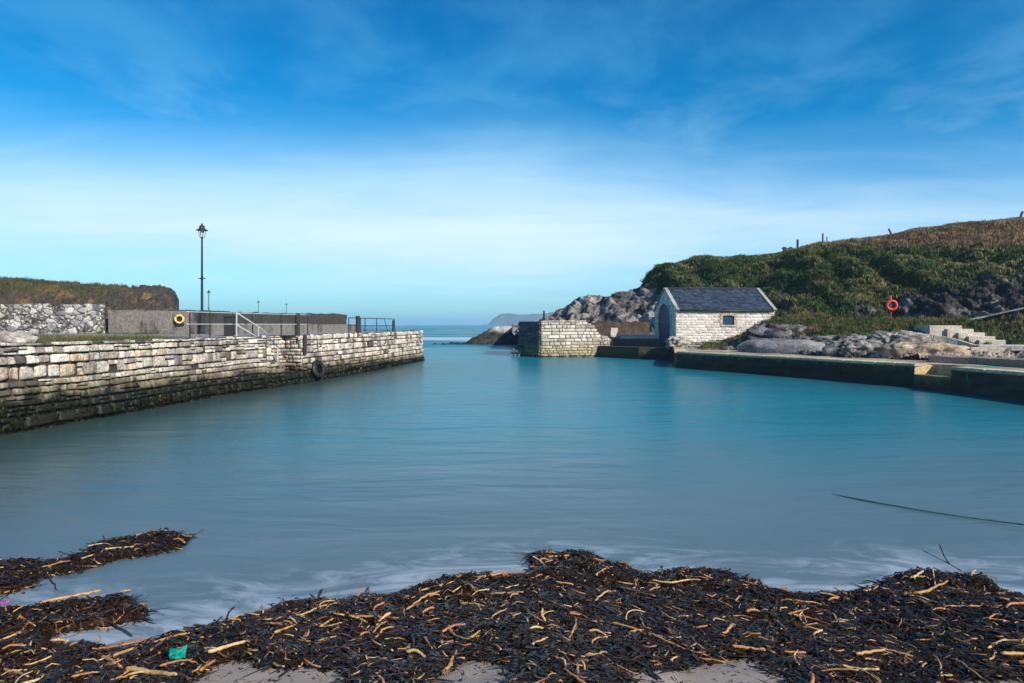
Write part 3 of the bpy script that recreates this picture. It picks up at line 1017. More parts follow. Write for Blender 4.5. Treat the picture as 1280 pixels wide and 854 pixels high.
rough_wall('stone_pillar', (-21.2, 35.4), (-20.7, 35.45), 0.5, 2.3, 3.15, (0.2, 0.19, 0.17), MATS['rubble_stone'], 'dark stub of stonework between the rubble wall and the concrete wall', 'pillar', 2, amp=0.08)
rough_wall('concrete_wall', (-20.75, 34.95), (-16.65, 35.9), 0.45, 2.3, 3.53, (0.20, 0.178, 0.163), MATS['weathered_concrete'], 'grey weathered concrete wall with the yellow lifebuoy hung on it', 'wall', 3, amp=0.03)
rough_wall('kerb_wall', (-16.0, 36.3), (-11.25, 50.6), 0.9, 2.28, 2.82, (0.21, 0.195, 0.18), MATS['weathered_concrete'], 'knee-high concrete bench wall running along the quay behind the railing', 'wall', 4, amp=0.03, topamp=0.03)
rough_wall('sea_wall', (-18.3, 36.95), (-12.25, 50.4), 0.8, 2.28, 3.55, (0.055, 0.05, 0.046), MATS['rubble_stone'], 'dark rough sea wall rising behind the low concrete bench wall', 'wall', 6, amp=0.09, topamp=0.12)
rough_wall('breakwater', (-47, 72), (-64, 165), 9.0, -0.5, 2.5, (0.2, 0.19, 0.18), MATS['weathered_concrete'], 'outer breakwater beyond the sea wall carrying three distant lamps', 'breakwater', 8, res=1.5, amp=0.2)

# ------------------------------------------------------------------ lamps
def lamp(loc, ht, label):
    t = thing('street_lamp', label, 'street lamp', loc, 'lamp posts along the piers')
    k = ht / 5.9
    MB().lathe(loc, [(0.17, 0.0), (0.17, 0.06), (0.13, 0.09), (0.13, 1.0), (0.15, 1.03), (0.15, 1.08), (0.08, 1.13)], 12).build('base', MATS['dark_iron'], t)
    MB().lathe(loc, [(0.066, 1.1), (0.06, 2.9 * k), (0.085, 2.92 * k), (0.085, 3.0 * k), (0.055, 3.03 * k), (0.046, 5.1 * k), (0.08, 5.12 * k), (0.08, 5.16 * k)], 12).build('pole', MATS['dark_iron'], t)
    MB().tube([(loc[0] - 0.22, loc[1], loc[2] + 2.95 * k), (loc[0] + 0.22, loc[1], loc[2] + 2.95 * k)], 0.02, 6).build('ladder_bar', MATS['dark_iron'], t)
    z = loc[2] + 5.16 * k
    q = MB()
    for sx, sy in ((-1, -1), (1, -1), (1, 1), (-1, 1)):
        q.tube([(loc[0] + sx * 0.085, loc[1] + sy * 0.085, z), (loc[0] + sx * 0.145, loc[1] + sy * 0.145, z + 0.36 * k)], 0.013, 5)
    fr = q.build('lantern', MATS['dark_iron'], t)
    MB().lathe((loc[0], loc[1], z), [(0.075, 0.01), (0.13, 0.355 * k)], 4).build('glass', MATS['lamp_glass'], fr)
    MB().lathe((loc[0], loc[1], z), [(0.30, 0.36 * k), (0.29, 0.385 * k), (0.15, 0.47 * k), (0.13, 0.56 * k), (0.15, 0.57 * k), (0.09, 0.64 * k), (0.035, 0.66 * k), (0.05, 0.7 * k), (0.012, 0.76 * k)], 14).build('hood', MATS['dark_iron'], fr)
    return t
x_, y_, z_ = at(252.5, 418, 36.0)
lamp((x_, y_, 2.33), 5.83, 'tall black harbour lamp post standing in the wall gap beside the yellow lifebuoy')
lamp((at(261, 0, 99)[0], 99, 2.45), 5.4, 'small distant lamp post showing close beside the tall one')
lamp((at(323, 0, 142)[0], 142, 2.45), 5.4, 'distant lamp post above the sea wall, the first of a far pair')
lamp((at(358, 0, 152)[0], 152, 2.45), 5.2, 'farthest lamp post, above the middle of the dark sea wall')

# yellow lifebuoy on the concrete wall
def on_concrete(px):
    a, b = np.array([-20.75, 34.95]), np.array([-16.65, 35.9])
    r = (px - 640) / F
    t = (r * a[1] - a[0]) / ((b[0] - a[0]) - r * (b[1] - a[1]))
    return a + (b - a) * t
p = on_concrete(225)
nb_ = np.array([0.226, -0.974])
zb = H + (406 - 399) / F * p[1]
bu = thing('lifebuoy', 'yellow lifebuoy ring hanging on the grey concrete wall', 'lifebuoy', (p[0], p[1] - 0.1, zb))
c = np.array([p[0], p[1], zb]) + np.array([nb_[0], nb_[1], 0]) * 0.14
MB().torus(c, 0.195, 0.058, (nb_[0], nb_[1], 0), 28, 10).build('ring', MATS['yellow_foam'], bu, True)
MB().box(np.array([p[0], p[1], zb - 0.08]) + np.array([nb_[0], nb_[1], 0]) * 0.05, (0.40, 0.07, 0.56), math.atan2(0.9, 3.25), ch=0.02).build('backing_board', MATS['rubber'], bu)
for k in range(4):
    t_ = math.pi / 4 + k * math.pi / 2
    u_ = np.array([0.964, 0.267, 0]) * math.cos(t_) + np.array([0, 0, 1.0]) * math.sin(t_)
    MB().torus(c + u_ * 0.195, 0.062, 0.012, np.cross(u_, [nb_[0], nb_[1], 0]), 12, 5).build('band', MATS['rubber'], bu, True)

# ------------------------------------------------------------------ quay railing, stair rail, posts
def qpt(px, inset=0.35, z=QZ):
    s = qs(px)
    return np.append(qp.pos(np.array([s]))[0] - qp.nrm(np.array([s]))[0] * inset, z)
rail = thing('railing', 'long quay-edge railing with two galvanised rails on dark rusty posts', 'railing', qpt(300))
for px in (248, 272, 300, 324.5, 360, 393):
    b = qpt(px)
    MB().tube([b + [0, 0, -0.02], b + [0, 0, 0.98]], 0.03, 8).build('post', MATS['rusty_iron'], rail)
for zz_h in (0.96, 0.5):
    pts = [qpt(px) + [0, 0, zz_h] for px in np.linspace(244, 396, 20)]
    MB().tube(pts, 0.02, 8).build('rail', MATS['galvanised'], rail, True)
srl = thing('stair_handrail', 'pale galvanised handrail sloping down into the stair recess of the quay', 'handrail', qpt(299, 0.15))
top0 = qpt(299, 0.12)
MB().tube([top0, top0 + [0, 0, 0.98]], 0.03, 8).build('post', MATS['galvanised'], srl)
s0_, s1_ = qs(299), qs(352)
def sp(px, z): 
    s = qs(px)
    return np.append(qp.pos(np.array([s]))[0] - qp.nrm(np.array([s]))[0] * 0.12, z)
MB().tube([top0 + [0, 0, 0.97], sp(330, 2.62), sp(352, 1.72)], 0.027, 8).build('rail', MATS['galvanised'], srl, True)
MB().tube([top0 + [0, 0, 0.48], sp(330, 2.15), sp(345, 1.5)], 0.024, 8).build('rail', MATS['galvanised'], srl, True)
MB().tube([sp(326, 2.2), sp(326, 2.72)], 0.024, 8).build('post', MATS['galvanised'], srl)
MB().tube([sp(350, 0.9), sp(350, 1.78)], 0.03, 8).build('post', MATS['galvanised'], srl)

def bollard(px, inset, wd, ht, label, group='old timber mooring posts on the quay', flat=False):
    b = qpt(px, inset)
    t = thing('mooring_post', label, 'mooring post', b, group)
    if flat:
        MB().box(b + [0, 0, ht / 2], (wd, wd, ht), 0.3, ch=0.02).build('shaft', MATS['rubber'], t)
        MB().box(b + [0, 0, ht + 0.02], (wd * 1.14, wd * 1.14, 0.05), 0.3, ch=0.015).build('cap', MATS['rubber'], t)
    else:
        MB().lathe(b, [(wd / 2 * 1.04, -0.05), (wd / 2, 0.1), (wd / 2 * 0.97, ht * 0.8), (wd / 2 * 1.02, ht * 0.86), (wd / 2 * 1.0, ht), (wd / 2 * 0.7, ht + 0.04)], 12).build('shaft', MATS['dark_wood'], t)
        MB().lathe(b, [(wd / 2 * 1.06, ht * 0.62), (wd / 2 * 1.06, ht * 0.68)], 12).build('iron_band', MATS['rusty_iron'], t)
bollard(338.5, 0.9 + 1.2, 0.42, 0.82, 'squat black square post behind the railing, wider one of the pair above the stair recess', flat=True)
bollard(346, 1.1 + 1.2, 0.22, 0.80, 'slim black square post next to the squat wide one above the stair recess', flat=True)
bollard(380, 0.35, 0.24, 1.0, 'rust-brown timber post at the quay edge right of the stair recess')
bollard(465, 0.9, 0.27, 0.98, 'black timber post inside the end railing, the thicker of two')
bollard(504, 0.7, 0.20, 0.76, 'black timber post near the tip of the quay, the thinner of two')
# timber fender plank below the brown post, on the wall face
s = qs(380)
fp = np.append(qp.pos(np.array([s]))[0] + qp.nrm(np.array([s]))[0] * 0.06, 0)
MB().box(fp + [0, 0, 1.85], (0.16, 0.2, 0.95), 0.3, ch=0.02).build('fender_plank', MATS['rusty_iron'], quay)

er = thing('end_railing', 'dark iron railing round the seaward end of the quay', 'railing', qpt(480, 1.3))
epx = [456, 470, 475.5, 489, 509.5]
for px in epx:
    b = qpt(px, 1.0)
    MB().tube([b, b + [0, 0, 0.90]], 0.028, 8).build('post', MATS['dark_iron'], er)
MB().tube([qpt(px, 1.0) + [0, 0, 0.89] for px in np.linspace(456, 509.5, 10)], 0.025, 8).build('rail', MATS['dark_iron'], er, True)
MB().tube([qpt(px, 1.0) + [0, 0, 0.42] for px in np.linspace(456, 509.5, 10)], 0.02, 8).build('rail', MATS['dark_iron'], er, True)
b = qpt(509.5, 1.0)
MB().tube([qpt(502, 1.0) + [0, 0, 0.02], qpt(498, 1.0) + [0, 0, 0.88]], 0.02, 8).build('brace', MATS['dark_iron'], er)

# tyre fender
s = qs(393)
n = qp.nrm(np.array([s]))[0]
tp = np.append(qp.pos(np.array([s]))[0] + n * 0.20, 0.60)
ty = thing('tyre_fender', 'black tyre hung as a fender against the foot of the quay wall', 'tyre', tp)
ax = np.array([n[0] * 0.95, n[1] * 0.95 - 0.28, 0.30])
MB().torus(tp, 0.335, 0.125, ax, 32, 12).build('tread', MATS['rubber'], ty, True)
MB().torus(tp + ax / np.linalg.norm(ax) * 0.085, 0.245, 0.035, ax, 32, 8).build('bead', MATS['rubber'], ty, True)
rp0 = np.append(qp.pos(np.array([s]))[0] - n * 0.1, QZ + 0.03)
tag(MB().tube([rp0, rp0 + np.array([n[0] * 0.22, n[1] * 0.22, -0.12]), tp + [0, 0, 0.9], tp + [0, 0, 0.42]], 0.016, 6).build('fender_rope', MATS['dark_wood'], None, True),
    'dark rope running down the quay wall to the hung tyre', 'rope')

# ------------------------------------------------------------------ left headland
def rock_terrain(name, rows, px0, px1, nc, nrs, amp, freq, colfn, label=None, cat=None, kind=None, matn='rock', seed=1, ridge=0.5, sm=5, vscale=(1, 1, 1), fine=None, lumps=None, cell=1.0, calm=None, folds=0, strata=0):
    P = loft(rows, px0, px1, nc, nrs, sm)
    N = grid_normals(P)
    p = P * freq * np.array(vscale)
    f1, f2, cid = vor(p * 1.7 + 3, seed)
    d = fbm(p, 5, seed=seed) * (1 - ridge) + ridged(p * 0.8, 5, seed=seed + 3) * ridge * 0.6 + cell * ((cid - 0.5) * 0.35 * sstep(0.0, 0.15, f2 - f1) - 0.25 * sstep(0.12, 0.0, f2 - f1))
    if fine:
        g1, g2, gid = vor(p * np.array(fine) + 11, seed + 50)
        d = d + cell * 0.30 * (gid - 0.5) * sstep(0.0, 0.2, g2 - g1) - 0.22 * sstep(0.16, 0.0, g2 - g1) + 0.25 * fbm(p * 6, 3, seed=seed + 9)
    if lumps:
        d = d + lumps[0] * (np.abs(fbm(P * np.array(lumps[1]), 4, seed=seed + 7)) * 2.2 - 0.4 + 0.45 * fbm(P * np.array(lumps[1]) * 3.3 + 4, 3, seed=seed + 8))
    if strata:
        d = d + strata * ridged(np.stack([P[..., 0] * 0.22, P[..., 1] * 0.22, (P[..., 2] + 0.5 * P[..., 0]) * 0.95], -1) + 0.35 * fbm(P * 0.5, 3)[..., None], 3, seed=seed + 21)
    if folds:
        d = d + folds * ridged(P * np.array([0.42, 0.07, 0.10]) + 2.2 * fbm(P * 0.06, 2)[..., None] * np.array([1, 0, 0]), 3, seed=seed + 12)
        d = d - d.mean()
    if calm is not None:
        d = d * np.interp(np.arange(P.shape[0]), *calm)[:, None]
    P = P + N * (d * amp)[..., None]
    px, py = topx(P)
    C = colfn(P.reshape(-1, 3), px.ravel(), py.ravel(), N.reshape(-1, 3), f1.ravel(), cid.ravel())
    o = mesh_obj(name, P, grid_faces(*P.shape[:2]), MATS[matn], col=C)
    tag(o, label, cat, kind=kind)
    return o, P, N

sil = [(-140, 349), (-60, 350), (0, 352), (30, 354), (60, 357), (100, 359), (150, 363), (165, 366), (180, 363), (203, 362.5), (213, 367), (219, 380), (223, 394), (226, 408)]
h0 = [(-140, 432, 78), (0, 432, 78), (150, 430, 80), (205, 432, 84), (226, 433, 88)]
h1 = [(a, b * 0.55 + 0.45 * 420 if b < 400 else b + 2, 83 + (a > 150) * 3) for a, b in sil]
h2 = [(a, b, 89 + (a > 150) * 2) for a, b in sil]
h3 = [(a, b + 1.5, 105) for a, b in sil]
h4 = [(a, 425, 125) for a, b in sil]
def headcol(P, px, py, N, f1, cid):
    n = fbm(P * 0.25, 4); n2 = fbm(P * 0.9 + 9, 4)
    c = lerp3((0.055, 0.045, 0.038), (0.12, 0.075, 0.035), sstep(-0.1, 0.35, n))
    c = c * (1 - sstep(0.15, 0.45, n2)[:, None]) + np.array([0.17, 0.11, 0.04]) * sstep(0.15, 0.45, n2)[:, None]
    g = sstep(372, 360, py + 14 * n) * sstep(170, 120, px)
    return c * (1 - g[:, None]) + lerp3((0.045, 0.05, 0.018), (0.08, 0.06, 0.022), sstep(-0.2, 0.3, n2)) * g[:, None]
o, HP, HN = rock_terrain('headland', [h0, h1, h2, h3, h4], -140, 226, 320, [46, 60, 14, 10], 1.2, 0.32, headcol, kind='structure', seed=31, fine=(4, 4, 6), cell=0.4)

# ------------------------------------------------------------------ skerry and far cliffs
sk_sil = [(540, 430.5), (560, 430), (583, 428), (590, 423), (600, 417.5), (612, 412), (620, 408.5), (633, 407.5), (643, 409), (652, 411), (668, 416), (690, 430)]
sk0 = [(a, 432.5, 95) for a, b in sk_sil]
sk1 = [(a, b + (431 - b) * 0.45, 97) for a, b in sk_sil]
sk2 = [(a, b, 99) for a, b in sk_sil]
sk3 = [(a, b + (430 - b) * 0.6, 103) for a, b in sk_sil]
sk4 = [(a, 432, 107) for a, b in sk_sil]
def skcol(P, px, py, N, f1, cid):
    n = fbm(P * 0.8, 4)
    c = lerp3((0.022, 0.02, 0.018), (0.06, 0.05, 0.04), sstep(-0.2, 0.3, n))
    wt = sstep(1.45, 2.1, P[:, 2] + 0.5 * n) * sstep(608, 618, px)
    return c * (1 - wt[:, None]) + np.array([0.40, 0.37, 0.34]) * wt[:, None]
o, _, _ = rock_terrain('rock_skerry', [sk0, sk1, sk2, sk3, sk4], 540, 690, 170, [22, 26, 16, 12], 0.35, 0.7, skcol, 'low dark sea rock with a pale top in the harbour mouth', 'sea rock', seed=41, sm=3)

FD = 2600.0
isl = [(596, 408), (611, 406.5), (614, 401), (620, 397), (626, 394.3), (640, 395), (654, 395.6), (668, 394.6), (690, 392.5), (740, 392), (800, 393), (860, 400), (880, 408)]
i0 = [(a, 407.6, FD - 25) for a, b in isl]
i1 = [(a, b + (407 - b) * 0.35, FD) for a, b in isl]
i2 = [(a, b, FD + 25) for a, b in isl]
i3 = [(a, b - 0.6, FD + 160) for a, b in isl]
i4 = [(a, 408, FD + 400) for a, b in isl]
def iscol(P, px, py, N, f1, cid):
    return lerp3((0.06, 0.06, 0.055), (0.10, 0.10, 0.05), sstep(-0.2, 0.4, fbm(P * 0.03, 3)))
o, _, _ = rock_terrain('far_cliffs', [i0, i1, i2, i3, i4], 596, 880, 160, [16, 14, 8, 8], 9.0, 0.018, iscol, kind='structure', matn='far_rock', seed=51, sm=2)

# ------------------------------------------------------------------ stub pier on the far side of the entrance
PIER_PAL = [(0.66, 0.59, 0.49, 4), (0.56, 0.49, 0.40, 3), (0.40, 0.35, 0.28, 1.6), (0.70, 0.64, 0.55, 2)]
pier = thing('stone_pier', 'short stone pier head with bright coursed face, ragged end and shaded side', 'pier', (4, 60, 0))
pp = Path([(0.75, 68), (0.55, 61.2), (0.75, 60.5), (2.3, 58.15), (2.55, 58.0), (8.6, 59.6)])
def ptop(s):
    x = pp.pos(np.array([s]))[0]
    if s < 9.0: return 3.1 - 0.10 * sstep(61, 66, x[1])
    px = 640 + F * x[0] / x[1]
    return float(np.interp(px, [674, 680, 731, 733, 738, 740, 745, 747, 751, 753, 760], [3.08, 3.17, 3.17, 2.9, 2.88, 2.55, 2.5, 2.1, 2.05, 1.75, 1.6]))
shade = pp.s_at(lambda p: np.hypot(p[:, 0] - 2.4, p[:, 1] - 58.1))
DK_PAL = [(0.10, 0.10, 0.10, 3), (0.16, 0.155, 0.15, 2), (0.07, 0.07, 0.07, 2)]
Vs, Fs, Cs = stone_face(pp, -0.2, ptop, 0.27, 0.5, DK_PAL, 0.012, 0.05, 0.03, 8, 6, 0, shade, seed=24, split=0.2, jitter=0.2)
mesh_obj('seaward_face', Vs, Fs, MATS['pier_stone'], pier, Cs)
Vp, Fp, Cp = stone_face(pp, -0.2, ptop, 0.27, 0.55, PIER_PAL, 0.012, 0.04, 0.03, 9, 6, shade, seed=23, split=0.14, wob=0.04, jitter=0.16, hvar=0.2)
mesh_obj('stone_face', Vp, Fp, MATS['pier_stone'], pier, Cp)
Vb, Fb = backing(pp, -0.4, ptop, 0.03)
mesh_obj('joints', Vb, Fb, MATS['pier_stone'], pier, np.array([0.17, 0.15, 0.125]), smooth=False)
tp_ = [(0.6, 61.2), (0.8, 60.5), (2.3, 58.2), (6.5, 59.15), (6.6, 66), (0.8, 68)]
MB().add([(x, y, 3.05) for x, y in tp_] + [(x, y, 2.6) for x, y in tp_], [tuple(range(6))], (0.4, 0.37, 0.32)).build('top_slab', MATS['pier_stone'], pier)
Vc, Fc, Cc = rough_box((7.6, 62.6, -0.3), (2.6, 5.6, 2.1), 0.23, (0.4, 0.37, 0.3), 17, amp=0.1)
mesh_obj('core', Vc, Fc, MATS['pier_stone'], pier, Cc)
b = np.array(at(680, 401, 60.0)); b[2] = 3.05
tag(MB().lathe(b, [(0.09, -0.05), (0.085, 0.95), (0.06, 1.0)], 10).build('marker_post', MATS['dark_iron'], None, True, loc=b), 'slim black post standing on the stone pier head', 'post')
lad = thing('timber_fender', 'dark sloping timber fender frame leaning on the shaded side of the pier head', 'fender', (0.35, 60.3, 0))
for k, dx in enumerate((0.0, 0.33, 0.66)):
    MB().beam((-0.15 + dx, 60.0 - dx * 0.45, -0.2), (0.25 + dx, 60.6 - dx * 0.45, 1.0), 0.16, 0.12, ch=0.02).build('upright', MATS['grey_timber'], lad)
MB().beam((0.15, 60.45, 0.85), (1.0, 59.95, 0.95), 0.12, 0.14, ch=0.02).build('top_beam', MATS['dark_wood'], lad)
MB().beam((-0.05, 60.2, 0.3), (0.75, 59.8, 0.35), 0.1, 0.12, ch=0.02).build('cross_beam', MATS['dark_wood'], lad)

rough_wall('earth_wall', at(735, 0, 63)[:2], at(813, 0, 66)[:2], 0.9, 1.3, 3.0, (0.075, 0.055, 0.038), MATS['rock'], 'brown earth-faced wall between the pier head and the boathouse', 'wall', 12, amp=0.25, topamp=0.22, res=0.09)
x0, y0, z0 = at(767, 414.5, 60.0)
Vc, Fc, Cc = rough_box((x0, y0, 1.75), (0.62, 0.5, 0.8), 0.1, (0.58, 0.51, 0.41), 19, amp=0.07, res=0.07)
tag(mesh_obj('stone_block', Vc, Fc, MATS['pale_concrete'], None, Cc, loc=(x0, y0, 1.75)), 'pale squared block at the ragged end of the pier head', 'stone block')
rough_wall('white_kerb', at(757, 0, 60.6)[:2], at(820, 0, 60.2)[:2], 0.35, 1.3, 1.92, (0.6, 0.58, 0.54), MATS['pale_concrete'], 'low whitewashed kerb at the back of the slip in front of the boathouse door', 'kerb', 22, amp=0.06)

# slip landings (two stepped concrete blocks)
def prism(name, poly, z0, z1, col, matn, label, cat, ch=0.03):
    n_ = len(poly)
    V = [(x, y, z0) for x, y in poly] + [(x, y, z1) for x, y in poly]
    fs = [tuple(range(n_, 2 * n_)), tuple(range(n_ - 1, -1, -1))] + [(k, (k + 1) % n_, n_ + (k + 1) % n_, n_ + k) for k in range(n_)]
    c = np.mean(poly, axis=0)
    o = MB().add(V, fs, col).build(name, MATS[matn], None, loc=(c[0], c[1], z0), bevel=ch)
    return tag(o, label, cat)
prism('slip_landing', [(7.25, 59.6), (10.25, 55.0), (12.85, 54.0), (12.6, 62), (8, 62.5)], -0.5, 0.97, (0.055, 0.045, 0.034), 'slip_concrete', 'lower dark concrete slip landing rising out of the water below the boathouse door', 'slip')
prism('slip_landing', [(8.1, 61.2), (11.25, 57.0), (12.75, 56.3), (12.75, 62), (8.6, 62.4)], 0.95, 1.56, (0.085, 0.075, 0.06), 'slip_concrete', 'upper concrete slip landing directly outside the blue boathouse door', 'slip')

# ------------------------------------------------------------------ boathouse
A = np.array([13.0, 54.0]); u_ = np.array([math.cos(-0.05 * -1), math.sin(0.05)]); v_ = np.array([-math.sin(0.05), math.cos(0.05)])
Lb, Wb = 8.05, 6.5
ZB, ZE, ZR = 0.75, 4.02, 5.82
bh = thing('boathouse', 'whitewashed stone boathouse with slate roof, arched blue door and small blue shutter', 'boathouse', (A[0], A[1], ZB))
c0, c1, c2, c3 = A, A + u_ * Lb, A + u_ * Lb + v_ * Wb, A + v_ * Wb
WH_PAL = [(0.76, 0.71, 0.65, 5), (0.69, 0.63, 0.56, 3), (0.72, 0.60, 0.51, 1.5), (0.56, 0.5, 0.44, 1.3)]
# wall line travels so that its right-hand side faces out: back-left corner -> near corner -> right end
front = Path([c0, c1]); gab = Path([c3, c0]); rgab = Path([c1, c2]); back = Path([c2, c3])
wc, wz0, wz1, ww = 4.25, 2.78, 3.5, 0.46
def win_hole(z): return [(wc - ww - 0.2, wc + ww + 0.2)] if wz0 - 0.12 < z < wz1 + 0.27 else []
GD = Wb / 2 - 0.05
dW, dZ0, dZ1 = 1.85, 1.62, 3.2
def dhalf(z, grow=0.0):
    if z < dZ0 - 0.1: return 0.0
    if z < dZ1: return dW + grow
    q = (z - dZ1) / (1.35 + grow)
    return (dW + grow) * math.sqrt(max(0.0, 1 - q * q)) if q < 1 else 0.0
def door_hole(z):
    h_ = dhalf(z, 0.26)
    return [(GD - h_, GD + h_)] if h_ > 0.03 else []
def gtop(s): return ZE + (ZR - ZE) * (1 - abs(s - Wb / 2) / (Wb / 2)) - 0.05
def wallpart(name, path, top, hole, seed, par):
    V, Fq, C = stone_face(path, ZB - 0.1, top, 0.20, 0.42, WH_PAL, 0.006, 0.009, 0, 6, 5, seed=seed, split=0.16, wob=0.03, hole=hole, jitter=0.25, hvar=0.25)
    o = mesh_obj(name, V, Fq, MATS['white_stone'], par, C)
    V, Fq = backing(path, ZB - 0.1, top, step=0.1, zstep=0.1, hole=hole, d=-0.028)
    mesh_obj('joints', V, Fq, MATS['pale_mortar'], o, smooth=False)
    return o
side = wallpart('side_wall', front, lambda s: ZE - 0.03, win_hole, 61, bh)
gw = wallpart('gable_wall', gab, gtop, door_hole, 62, bh)
wallpart('gable_wall', rgab, gtop, None, 63, bh)
wallpart('back_wall', back, lambda s: ZE - 0.03, None, 64, bh)
# rough stone footing under the side wall
V, Fq, C = stone_face(front, 0.5, lambda s: 1.42 + 0.06 * s, 0.22, 0.5, [(0.45, 0.42, 0.37, 3), (0.33, 0.3, 0.26, 2), (0.6, 0.56, 0.5, 1)], 0.03, 0.07, 0, 7, 5, seed=66, d0=0.1, wob=0.1, jitter=0.4, split=0.3)
mesh_obj('footing', V, Fq, MATS['rubble_stone'], bh, C)
# corner quoins
def wpt(path, s, z, d):
    return path.put(np.array([s]), np.array([z]), np.array([d]))[0]
# roof: two slopes of slates over a deck
def slope_pts(side_, s, t, lift=0.0):
    """s along the ridge 0..Lb, t 0 at the eave .. 1 at the ridge"""
    e = A + u_ * s + (v_ * (-0.16) if side_ == 0 else v_ * (Wb + 0.16))
    r = A + u_ * s + v_ * (Wb / 2)
    p = e * (1 - t) + r * t
    ze = ZE - 0.06
    sl_ = np.array([v_[0], v_[1]]) * (-1 if side_ == 0 else 1)
    run = Wb / 2 + 0.16; rise = ZR - ze
    nz_ = run / math.hypot(run, rise); nh = rise / math.hypot(run, rise)
    return np.array([p[0] + sl_[0] * nh * lift, p[1] + sl_[1] * nh * lift, ze + rise * t + nz_ * lift])
q = MB()
for sd in (0, 1):
    a = [slope_pts(sd, s, t, l) for l in (-0.06, 0.02) for (s, t) in ((0.02, 0), (Lb - 0.02, 0), (Lb - 0.02, 1), (0.02, 1))]
    q.add(a, [(0, 1, 2, 3), (4, 5, 6, 7), (0, 1, 5, 4), (1, 2, 6, 5), (3, 0, 4, 7)], (0.03, 0.04, 0.055))
roof = q.build('roof', MATS['slate'], bh)
rsl = np.random.RandomState(8)
q = MB()
nrw = 15
for sd in (0, 1):
    for r_ in range(nrw):
        t0, t1 = r_ / nrw, min(1.0, (r_ + 1.25) / nrw)
        s = 0.26 - (r_ % 2) * 0.13
        while s < Lb - 0.26:
            wd = 0.27 + rsl.uniform(-0.02, 0.02)
            e = min(s + wd - 0.006, Lb - 0.25)
            a = max(s, 0.25)
            if e - a > 0.05:
                l0, l1 = 0.045 + rsl.uniform(0, 0.012), 0.024
                j = rsl.uniform(-0.004, 0.004)
                P = [slope_pts(sd, a, t0 + j, l0), slope_pts(sd, e, t0 + j, l0), slope_pts(sd, e, t1, l1), slope_pts(sd, a, t1, l1), slope_pts(sd, a, t0 + j, l0 - 0.02), slope_pts(sd, e, t0 + j, l0 - 0.02)]
                g = rsl.uniform(0.5, 1.6)
                q.add(P, [(0, 1, 2, 3), (4, 5, 1, 0)], (0.035 * g, 0.048 * g, 0.070 * g))
            s += wd
q.build('slates', MATS['slate'], roof)
q = MB()
q.beam(slope_pts(0, 0.2, 1, 0.07), slope_pts(0, Lb - 0.2, 1, 0.07), 0.24, 0.07, (0.04, 0.05, 0.065), 0.015)
q.build('ridge_tiles', MATS['slate'], roof)
for s in (0.08, Lb - 0.08):
    q = MB()
    for sd in (0, 1):
        for k in range(6):
            ta, tb = -0.02 + k / 6 * 1.02, -0.02 + (k + 1) / 6 * 1.02 - 0.006
            q.beam(slope_pts(sd, s, ta, 0.07), slope_pts(sd, s, tb, 0.07), 0.30, 0.13, np.array([0.40, 0.41, 0.37]) * rsl.uniform(0.7, 1.15), 0.02)
    q.build('coping', MATS['pale_concrete'], roof)
e0, e1 = slope_pts(0, 0.3, 0, -0.03), slope_pts(0, Lb - 0.3, 0, -0.03)
MB().tube([e0 + [0, -0.06, -0.02], e1 + [0, -0.06, -0.02]], 0.055, 8, (0.02, 0.022, 0.025)).build('gutter', MATS['slate'], roof, True)
# window: sandstone surround, blue shutter
fz = lambda s, z, d: wpt(front, s, z, d)
q = MB()
def fbox(q_, s_a, s_b, z_a, z_b, d_a, d_b, col, path, ch=0.012):
    a_, b_ = wpt(path, s_a, (z_a + z_b) / 2, (d_a + d_b) / 2), wpt(path, s_b, (z_a + z_b) / 2, (d_a + d_b) / 2)
    q_.beam(a_, b_, abs(d_b - d_a), z_b - z_a, col, ch)
SND = np.array([0.46, 0.33, 0.2])
for sg in (-1, 1):
    zq = wz0 - 0.1
    k = 0
    while zq < wz1 - 0.02:
        hq = 0.26
        wq = 0.20 if k % 2 == 0 else 0.28
        s_in = wc + sg * ww
        fbox(q, min(s_in, s_in + sg * wq), max(s_in, s_in + sg * wq), zq, min(zq + hq - 0.012, wz1), -0.2, 0.045, SND * rsl.uniform(0.75, 1.15), front)
        zq += hq; k += 1
nv = 7
for k in range(nv):
    f0, f1_ = -1 + 2 * k / nv, -1 + 2 * (k + 1) / nv
    sa, sb = wc + (ww + 0.2) * f0, wc + (ww + 0.2) * f1_
    zc = wz1 + 0.16 - 0.10 * ((f0 + f1_) / 2) ** 2
    fbox(q, sa + 0.006, sb - 0.006, zc - 0.13, zc + 0.13, -0.2, 0.05, SND * rsl.uniform(0.7, 1.15), front)
win = q.build('window', MATS['sandstone'], bh)
q = MB()
nbd = 5
for k in range(nbd):
    a = wc - ww + 2 * ww * k / nbd
    fbox(q, a + 0.004, a + 2 * ww / nbd - 0.004, wz0, wz1 + 0.06, -0.13, -0.08, (1, 1, 1), front, 0.008)
q.build('shutter', MATS['blue_paint'], win)
q = MB(); fbox(q, wc - ww - 0.1, wc + ww + 0.1, wz0 - 0.12, wz0, -0.15, 0.06, (0.5, 0.47, 0.42), front)
q.build('sill', MATS['pale_concrete'], win)
